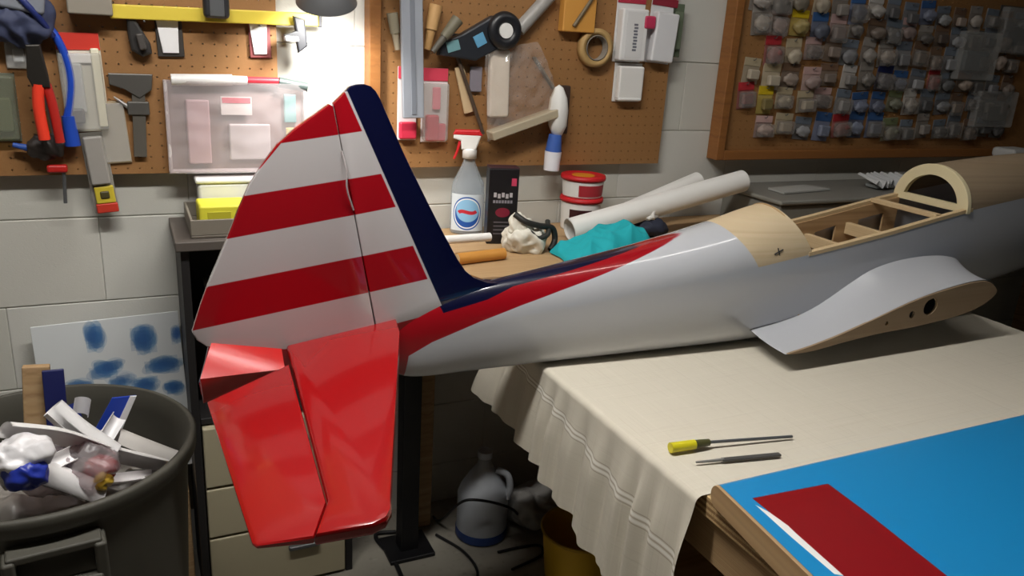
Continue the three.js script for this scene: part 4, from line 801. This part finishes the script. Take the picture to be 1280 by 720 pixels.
{ // big clear bag with a row of rolls along its top
  const [cx, cy, w, h] = [0.241,1.164,0.316,0.21];
  const t = thing('clear_plastic_bag', 'large clear plastic bag of parts hanging above the cabinet left of the rudder', 'bag', [cx, cy, F]);
  obj('bag_film', gridGeo(40, 30, (u, v) => [(u - 0.5) * w, (v - 0.5) * h, 0.026 + 0.010 * Math.sin(u * Math.PI) + 0.005 * N(u * 7, v * 6, 2)]), M('#efe9ea', 0.14, { transmission: 0.8, thickness: 0, ior: 1.4 }), t);
  obj('bag_back', rbox(w, h, 0.003, 0.001, 1), M('#cfc0bc', 0.5, { transmission: 0.55, thickness: 0 }), t, [0, 0, 0.004]);
  for (const s of [-1, 1]) obj('bag_seam', rbox(0.008, h, 0.020, 0.003), M('#ebe4e4', 0.3, { transmission: 0.4, thickness: 0 }), t, [s * (w / 2 - 0.004), 0, 0.016]);
  obj('bag_seam', rbox(w, 0.008, 0.020, 0.003), M('#ebe4e4', 0.3, { transmission: 0.4, thickness: 0 }), t, [0, -h / 2 + 0.004, 0.016]);
  const lab = obj('label_card', rbox(w * 0.22, h * 0.2, 0.002, 0.0008, 1), mWhite, t, [-w * 0.01, h * 0.24, 0.018]);
  obj('label_band', rbox(w * 0.2, h * 0.06, 0.001, 0.0004, 1), M('#d85a6c', 0.5), lab, [0, h * 0.06, 0.0016]);
  obj('wrapped_part', rbox(w * 0.16, h * 0.7, 0.012, 0.004), M('#cdb3b6', 0.5), t, [-w * 0.28, -h * 0.05, 0.013]);
  obj('wrapped_part', rbox(w * 0.3, h * 0.4, 0.010, 0.004), M('#c9c4c4', 0.5), t, [w * 0.08, -h * 0.16, 0.012]);
  obj('teal_part', rbox(w * 0.09, h * 0.32, 0.012, 0.003), M('#6fa9a8', 0.5), t, [w * 0.38, h * 0.22, 0.013]);
  obj('yellow_part', rbox(w * 0.07, h * 0.12, 0.012, 0.003), M('#cbb756', 0.5), t, [w * 0.38, -h * 0.06, 0.013]);
  const [ax, ay] = [0.1, 1.27], [bx, by] = [0.231, 1.273], [c1x, c1y] = [0.264, 1.273], [d1x, d1y] = [0.335, 1.273], [e1x, e1y] = [0.402, 1.267];
  const part = (name, p, q, r, color) => obj(name, rod([p[0] - cx, p[1] - cy, 0.018], [q[0] - cx, q[1] - cy, 0.018], r), M(color, 0.4), t);
  part('white_roll', [ax, ay], [bx, by], 0.013, '#e6e4e2'); part('white_roll', [bx + 0.001, by], [c1x, c1y], 0.010, '#efeeee');
  part('red_roll', [c1x + 0.001, c1y], [d1x, d1y], 0.009, '#c4323e'); part('dark_roll', [d1x + 0.001, d1y - 0.002], [e1x, e1y - 0.006], 0.012, '#4a5553');
}

// ------------------------------------------------------------------ work lamp over the bare wall between the boards
{
  const [lx, ly] = [0.417, 1.466];
  const t = thing('clamp_lamp', 'grey work lamp on a dark arm above the bare wall between the pegboards', 'lamp', [lx, ly, 0.20]);
  const sh = lathe([[0.018, 0.075], [0.024, 0.07], [0.03, 0.05], [0.052, 0.018], [0.066, -0.012], [0.064, -0.014], [0.049, 0.016], [0.027, 0.048], [0.0, 0.066]], 40);
  const tilt = new THREE.Group(); tilt.rotation.set(0.5, 0, 0.25);
  const shade = obj('shade', sh.rotateX(0.45).rotateZ(0.15), M('#7c7d7f', 0.35, { metalness: 0.6 }), t); shade.userData.label = 'grey metal bell shade';
  obj('bulb', new THREE.SphereGeometry(0.02, 24, 16), new THREE.MeshStandardMaterial({ color: 0xffffff, emissive: lampColor, emissiveIntensity: 12 }), t, [0, 0.012, 0.0]);
  const pl = new THREE.SpotLight(lampColor, LAMP_POWER, 0, 1.1, 0.7); pl.position.set(0, -0.03, -0.02); pl.castShadow = true; pl.shadow.radius = 1.5;
  pl.target.position.set(0.02, -0.32, -0.20); t.add(pl); t.add(pl.target);
  obj('arm', tube([[0.0, 0.072, 0.03], [0.06, 0.09, 0.03], [0.16, 0.075, -0.06], [0.215, 0.07, -0.145]], 0.011, 40, 10), M('#3a3b3e', 0.45), t);
  obj('clamp', rbox(0.04, 0.05, 0.05, 0.006), M('#2f3033', 0.5), t, [0.215, 0.068, -0.122]);
}

// ------------------------------------------------------------------ hung on the middle pegboard
{
  const [a, b] = [[0.648, 1.53], [0.662, 1.194]];
  const t = thing('aluminium_bar', 'long pale aluminium bar hanging over the red and white twin packs', 'bar', [0, 0, 0]);
  obj('bar_body', bar([a[0], a[1], 0.078], [b[0], b[1], 0.076], 0.056, 0.014, 0.003), M('#a4a9b2', 0.4, { metalness: 0.25 }), t);
  obj('bar_groove', bar([a[0], a[1], 0.0857], [b[0], b[1] + 0.01, 0.0837], 0.012, 0.002, 0.0006), M('#868b94', 0.4, { metalness: 0.25 }), t);
  obj('peg_hook', bar([a[0], a[1] - 0.03, F], [a[0], a[1] - 0.03, 0.0705], 0.005, 0.005, 0.001), mSteel, t);
}
packet('twin_pack', 'white pack with red ends partly behind the aluminium bar, left of the pair', 'packet', [0.659,1.225,0.051,0.185], { card: '#e2dcdc', header: '#d4475a', hh: 0.16, bits: [[0, -0.36, 0.9, 0.24, '#c9324a', 0.016]] });
packet('twin_pack', 'white pack with red header and red contents right of the aluminium bar', 'packet', [0.733,1.222,0.071,0.189], { card: '#e6dede', header: '#d9465c', hh: 0.17, bits: [[-0.12, -0.30, 0.5, 0.36, '#c42c40', 0.018], [0.05, 0.1, 0.3, 0.3, '#e07484', 0.010], [0.25, -0.36, 0.35, 0.24, '#cc4052', 0.012]], film: 0.022 });
{
  const mk = (label, p, q, r1, r2, color, z, color2) => { const t = thing('hand_tool', label, 'tool', [0, 0, 0]); obj('handle', rod([p[0], p[1], z], [lerp(p[0], q[0], 0.55), lerp(p[1], q[1], 0.55), z], r1, r2), M(color, 0.55), t); obj('shaft', rod([lerp(p[0], q[0], 0.55), lerp(p[1], q[1], 0.55), z], [q[0], q[1], z], r2 * 0.8, r2 * 0.6), M(color2, 0.5), t); return t; };
  const g = [[0.724, 1.47], [0.704, 1.362], [0.772, 1.439], [0.708, 1.358], [0.611, 1.444], [0.627, 1.358], [0.535, 1.432]];
  mk('wooden handled tool hanging upright beside the aluminium bar', g[0], g[1], 0.017, 0.015, '#c39a66', F + 0.02, '#b08a58');
  mk('olive grey handled tool slanting across the wooden handled one', g[2], g[3], 0.016, 0.012, '#6f6a58', F + 0.05, '#57534a');
  mk('dull green handled tool hanging left of the aluminium bar', g[4], g[5], 0.014, 0.012, '#8b8470', F + 0.02, '#9a8f7a');
}
{ // tape gun
  const [a, b, c] = [[0.731, 1.36], [0.924, 1.408], [0.905, 1.419]];
  const t = thing('tape_dispenser', 'black tape dispenser with teal stickers and a round white-cored reel', 'dispenser', [0, 0, 0]);
  const z = 0.055, d = V(b[0] - a[0], b[1] - a[1], 0).normalize();
  obj('dispenser_body', ext([[a[0], a[1] + 0.02], [a[0] + 0.06, a[1] + 0.045], [c[0] - 0.03, c[1] + 0.035], [c[0] + 0.02, c[1] + 0.01], [c[0], c[1] - 0.04], [a[0] + 0.1, a[1] - 0.02], [a[0], a[1] - 0.01]], 0.03, 0.005).translate(0, 0, z), M('#23262c', 0.45), t);
  const reel = obj('reel', new THREE.TorusGeometry(0.032, 0.016, 12, 40), M('#1b1c20', 0.4), t, [c[0], c[1], z + 0.018]);
  obj('reel_core', cyl(0.019, 0.019, 0.03, 24).rotateX(Math.PI / 2), mWhite, t, [c[0], c[1], z + 0.016]);
  obj('sticker', rbox(0.035, 0.026, 0.002, 0.0008, 1).rotateZ(0.3), M('#6f9aa0', 0.5), t, [a[0] + 0.035, a[1] + 0.014, z + 0.016]);
  obj('sticker', rbox(0.03, 0.03, 0.002, 0.0008, 1).rotateZ(0.5), M('#5f9cc0', 0.5), t, [lerp(a[0], c[0], 0.62), lerp(a[1], c[1], 0.55), z + 0.016]);
  obj('back_plate', rbox(0.1, 0.03, z - 0.0165 - F, 0.003), mDark, t, [lerp(a[0], c[0], 0.55), lerp(a[1], c[1], 0.5), (z - 0.015 + F) / 2]);
}
{
  const g = [[0.956, 1.422], [1.052, 1.524], [1.013, 1.355], [1.081, 1.273], [0.797, 1.323], [0.83, 1.205], [0.788, 1.346], [0.87, 1.151], [0.829, 1.316], [0.863, 1.268]];
  tag(obj('grey_pipe', rod([g[0][0], g[0][1], 0.05], [g[1][0], g[1][1], 0.05], 0.018), M('#9b9894', 0.4), scene), 'pale grey pipe slanting up from the tape dispenser to the top edge', 'pipe');
  tag(obj('grey_strap', bar([g[2][0], g[2][1], F + 0.006], [g[3][0], g[3][1], F + 0.006], 0.018, 0.006, 0.001), M('#6b655c', 0.6)), 'dull grey strip running down to the white glue bottle', 'strip');
  tag(obj('cream_stick', bar([g[4][0], g[4][1], F + 0.006], [g[5][0], g[5][1], F + 0.006], 0.026, 0.008, 0.002), M('#cbb18a', 0.6)), 'cream wooden stick hanging left of the clear bag', 'stick');
  tag(obj('dark_rod', rod([g[6][0], g[6][1], F + 0.017], [g[7][0], g[7][1], F + 0.017], 0.005), M('#4a3c30', 0.6)), 'thin dark rod slanting in front of the cream stick', 'rod');
  tag(obj('grey_sleeve', rbox(0.034, 0.065, 0.008, 0.003).translate(...g[8].map((v, i) => (v + g[9][i]) / 2), F + 0.0055), M('#857f88', 0.6)), 'small purplish grey sleeve beside the cream stick', 'sleeve');
}
{ // clear bag with a white tube
  const q = [[0.855, 1.368], [1.008, 1.396], [1.077, 1.272], [1.08, 1.198], [0.877, 1.132]];
  const t = thing('clear_bag', 'clear plastic bag holding a white tube on the middle pegboard', 'bag', [0, 0, 0]);
  obj('bag_film', gridGeo(30, 30, (u, v) => { const L = [lerp(q[4][0], q[0][0], v), lerp(q[4][1], q[0][1], v)], R = [lerp(q[3][0], q[1][0], v), lerp(q[3][1], q[1][1], v)], b = Math.sin(v * Math.PI) * 0.02; return [lerp(L[0], R[0], u) + (u > 0.5 ? b * (u - 0.5) * 2 : 0), lerp(L[1], R[1], u), F + 0.034 + 0.012 * Math.sin(u * Math.PI) * Math.sin(v * Math.PI) + 0.010 * N(u * 6, v * 7, 3) + 0.004 * N(u * 15, v * 17, 8)]; }), M('#f6f0e8', 0.1, { transmission: 0.86, thickness: 0, ior: 1.45 }), t);
  const [b0, b1] = [[0.881, 1.14], [1.082, 1.205]];
  obj('bag_seam', bar([b0[0], b0[1] + 0.008, F + 0.036], [b1[0], b1[1] + 0.01, F + 0.036], 0.045, 0.024, 0.004), M('#c9bca2', 0.25, { transmission: 0.25, thickness: 0 }), t);
  const [w0, w1] = [[0.906, 1.371], [0.911, 1.196]];
  obj('white_tube', bar([w0[0], w0[1], F + 0.014], [w1[0], w1[1], F + 0.014], 0.058, 0.022, 0.006), M('#ece9e6', 0.5), t);
}
{ // glue bottle
  const g = [[1.074, 1.287], [1.085, 1.218], [1.084, 1.148], [1.079, 1.117], [1.077, 1.052]];
  const t = thing('glue_bottle', 'white glue bottle with a blue collar hanging on the middle pegboard', 'bottle', [0, 0, 0]);
  const c = V(g[1][0], g[1][1], F + 0.034), L = g[0][1] - g[2][1];
  obj('bottle_body', lathe([[0, -0.5], [0.16, -0.49], [0.30, -0.3], [0.33, 0], [0.28, 0.24], [0.14, 0.44], [0, 0.5]].map(([r, y]) => [r * 0.085, y * L])), mWhite, t, c.toArray(), [0, 0, 0.04]);
  obj('blue_collar', rod([g[2][0] - 0.002, g[2][1] + 0.004, F + 0.034], [g[3][0], g[3][1] - 0.012, F + 0.034], 0.018, 0.023), M('#3f62b0', 0.45), t);
  obj('cap', rod([g[3][0], g[3][1] - 0.012, F + 0.034], [g[4][0], g[4][1], F + 0.034], 0.024, 0.022), M('#eceaf0', 0.45), t);
  obj('holder', rbox(0.03, L * 0.95, 0.024, 0.004), M('#3b2a22', 0.6), t, [c.x + 0.026, c.y, F + 0.0125]);
}
{
  const [cx, cy, w, h] = [1.132,1.48,0.1,0.108];
  const t = thing('wooden_block', 'orange tan wooden block with a dark pencil in front, at the top edge', 'block', [cx, cy, F]);
  obj('block_body', rbox(w, h, 0.03, 0.004), M('#cf9444', 0.55), t, [0, 0, 0.0165]);
  obj('pencil', rod([-w * 0.2, -h * 0.36, 0.0365], [w * 0.36, h * 0.4, 0.0365], 0.005), M('#6f6048', 0.5), t);
}
{
  const [cx, cy] = [1.198, 1.388];
  const t = thing('masking_tape', 'roll of tan masking tape hanging below the wooden block', 'tape roll', [cx, cy, F], [0, 0, 0]);
  const ring = (r0, r1, d) => lathe([[r0, -d / 2], [r1, -d / 2], [r1, d / 2], [r0, d / 2], [r0, -d / 2]], 48).rotateX(Math.PI / 2);
  obj('tape', ring(0.035, 0.052, 0.024), M('#b5945f', 0.6), t, [0, 0, 0.0135]);
  obj('cardboard_core', ring(0.031, 0.0345, 0.025), M('#8d857a', 0.8), t, [0, 0, 0.0138]);
  hook(t, 0, 0.026);
}
{ // white packets with red headers at the right of the middle board
  const print = noteTex(128, 320, (x, w, h) => { x.fillStyle = '#dddcdb'; x.fillRect(0, 0, w, h); x.fillStyle = '#6d6f78'; for (let i = 0; i < 9; i++) x.fillRect(52 + (i % 2) * 3, 80 + i * 22, 30, 15); });
  const a = packet('white_packet', 'tall white packet with a column of grey print and red top edge', 'packet', [1.311,1.442,0.094,0.176], { card: '#dddcdb', header: '#b03446', hh: 0.1, bits: [[0, -0.08, 0.92, 0.8, '#e6e5e4', 0.03], [0.5, 0.13, 0.4, 0.2, '#c23a5c', 0.034]] });
  const [, , w, h] = [1.311,1.442,0.094,0.176];
  obj('print', new THREE.BoxGeometry(w * 0.6, h * 0.7, 0.0008), M('#ffffff', 0.5, { map: print }), a, [0, -h * 0.08, 0.0346]);
  packet('white_packet', 'plain white packet hanging below the tall printed packet', 'packet', [1.322,1.297,0.093,0.108], { card: '#dad8d4', bits: [[0, 0, 0.9, 0.86, '#e8e6e2', 0.022], [0, -0.42, 0.86, 0.1, '#f2f1ee', 0.024]] });
  packet('white_packet', 'white packet with dark red top right of the tall printed packet', 'packet', [1.419,1.444,0.089,0.179], { card: '#d5d5d6', header: '#8a2a38', hh: 0.12, tilt: -0.06, bits: [[0, -0.1, 0.86, 0.76, '#dcdcde', 0.03]] });
  packet('green_packet', 'dark green packet behind the white packet at the board edge', 'packet', [1.474,1.448,0.04,0.148], { card: '#5e6a55', bits: [[0, 0, 0.7, 0.7, '#6b7661', 0.01]] });
}

// ------------------------------------------------------------------ small packets in rows on the right pegboard
{
  const cardG = rbox(0.074, 0.086, 0.002, 0.0008, 1), headG = rbox(0.073, 0.026, 0.0016, 0.0005, 1), fillG = [blob(0.026, 0.022, 0.011, 0.008, 60, 1, 10), blob(0.028, 0.019, 0.010, 0.008, 60, 5, 10), rbox(0.046, 0.034, 0.018, 0.006)], filmG = rbox(0.066, 0.052, 0.026, 0.008), hookG = tube([[0, 0.036, -0.002], [0, 0.036, 0.012], [0, 0.042, 0.016]], 0.0016, 10, 6);
  const film = M('#e9e6e2', 0.18, { transmission: 0.86, thickness: 0, ior: 1.35 });
  const base = new THREE.Group();
  obj('backing_card', cardG, mWhite, base, [0, 0, 0.0015]); obj('header', headG, mWhite, base, [0, 0.029, 0.0036]); obj('contents', fillG[0], mWhite, base, [0, -0.012, 0.0155]); obj('film', filmG, film, base, [0, -0.013, 0.0165]); obj('peg_hook', hookG, mSteel, base);
  const nth = ['first', 'second', 'third', 'fourth', 'fifth', 'sixth', 'seventh', 'eighth', 'ninth', 'tenth', 'eleventh', 'twelfth', 'thirteenth', 'fourteenth', 'fifteenth', 'sixteenth', 'seventeenth'];
  const tone = { grey: '#a39c94', pink: '#c4a39e', beige: '#c2b394', yellow: '#d8bb22', blue: '#3d6296', red: '#b43238', white: '#d8d4ce', slate: '#76808c', brown: '#7a604c', navy: '#2b3566', green: '#77805c' };
  const rows = [
    ['grey', 'grey', 'beige', 'beige', 'grey', 'blue', 'white', 'slate', 'slate', 'blue', 'slate', 'brown', 'grey', 'slate', 'brown', 'slate'],
    ['grey', 'pink', 'yellow', 'blue', 'pink', 'grey', 'brown', 'slate', 'pink', 'grey', 'brown', 'slate', 'grey', 'slate', 'brown', 'slate'],
    [null, 'red', 'beige', 'pink', 'brown', 'slate', 'grey', 'grey', 'slate', 'brown', 'brown', 'slate', 'slate', 'grey', 'brown', 'brown'],
    ['beige', 'beige', 'brown', 'pink', 'brown', 'white', 'grey', 'navy', 'blue', 'slate', 'red', 'slate', 'brown', 'slate', 'slate', 'brown'],
    ['red', 'yellow', 'beige', 'beige', 'pink', 'slate', 'blue', 'blue', 'green', 'white', 'slate', 'slate', 'brown', 'slate', 'grey', 'brown'],
    [null, 'pink', 'beige', 'slate', 'blue', 'red', 'blue', 'blue', 'green', 'slate', 'grey', 'slate', 'slate', 'brown', 'slate', 'slate'],
  ];
  const rowY = [1.932, 1.559, 1.946, 1.493, 1.963, 1.417, 1.981, 1.338, 1.998, 1.263, 2.018, 1.175].filter((_, i) => i % 2);
  rows.forEach((row, j) => {
    let count = 0;
    row.forEach((name, k) => {
      if (!name) return;
      const x = 1.765 + k * 0.0825 + (j % 2 ? 0.012 : 0) + rr(-0.006, 0.006), y = rowY[j] + rr(-0.010, 0.010);
      const o = base.clone(); o.name = numbered('hardware_packet'); scene.add(o);
      o.position.set(x, y, F); o.rotation.z = rr(-0.08, 0.08);
      const c = new THREE.Color(tone[name]), v = rr(0.75, 1.1), col = '#' + c.clone().multiplyScalar(v).getHexString();
      if (rnd() < 0.55) o.remove(o.children[3]);
      o.scale.set(rr(0.78, 1.03), rr(0.8, 1.12), rr(0.7, 1.2));
      o.children[0].material = M('#' + new THREE.Color('#b0a394').lerp(c, 0.6).multiplyScalar(rr(0.6, 1.05)).getHexString(), 0.5);
      o.children[1].material = M(col, 0.45);
      o.children[2].geometry = fillG[Math.floor(rnd() * 3)]; o.children[2].material = M('#' + new THREE.Color('#a59f98').lerp(c, 0.5).multiplyScalar(rr(0.35, 1.35)).getHexString(), 0.4);
      tag(o, `small ${name} hardware packet, ${nth[count++]} from the left in the ${nth[j]} row of the right pegboard`, 'packet', 'hardware packets on the right pegboard');
    });
  });
  packet('large_clear_bag', 'large clear bag of parts right of the packet rows', 'bag', [2.786,1.431,0.207,0.176], { card: '#5b5c58', bits: [[0, -0.1, 0.6, 0.4, '#6d7275', 0.02]], film: 0.03 });
  packet('large_clear_bag', 'dark clear bag of parts at the far right end of the right pegboard', 'bag', [2.981,1.527,0.203,0.17], { card: '#4a4742', bits: [[0, -0.1, 0.6, 0.4, '#54585a', 0.02]], film: 0.03 });
  packet('large_clear_bag', 'wide clear bag hanging below the other large bags on the right pegboard', 'bag', [2.947,1.246,0.23,0.141], { card: '#4f4c46', bits: [[0.1, -0.1, 0.5, 0.4, '#5a5c58', 0.02]], film: 0.03 });
}

scene.traverse((o) => { if (o.isMesh) { o.castShadow = true; o.receiveShadow = true; } });
renderer.render(scene, camera);
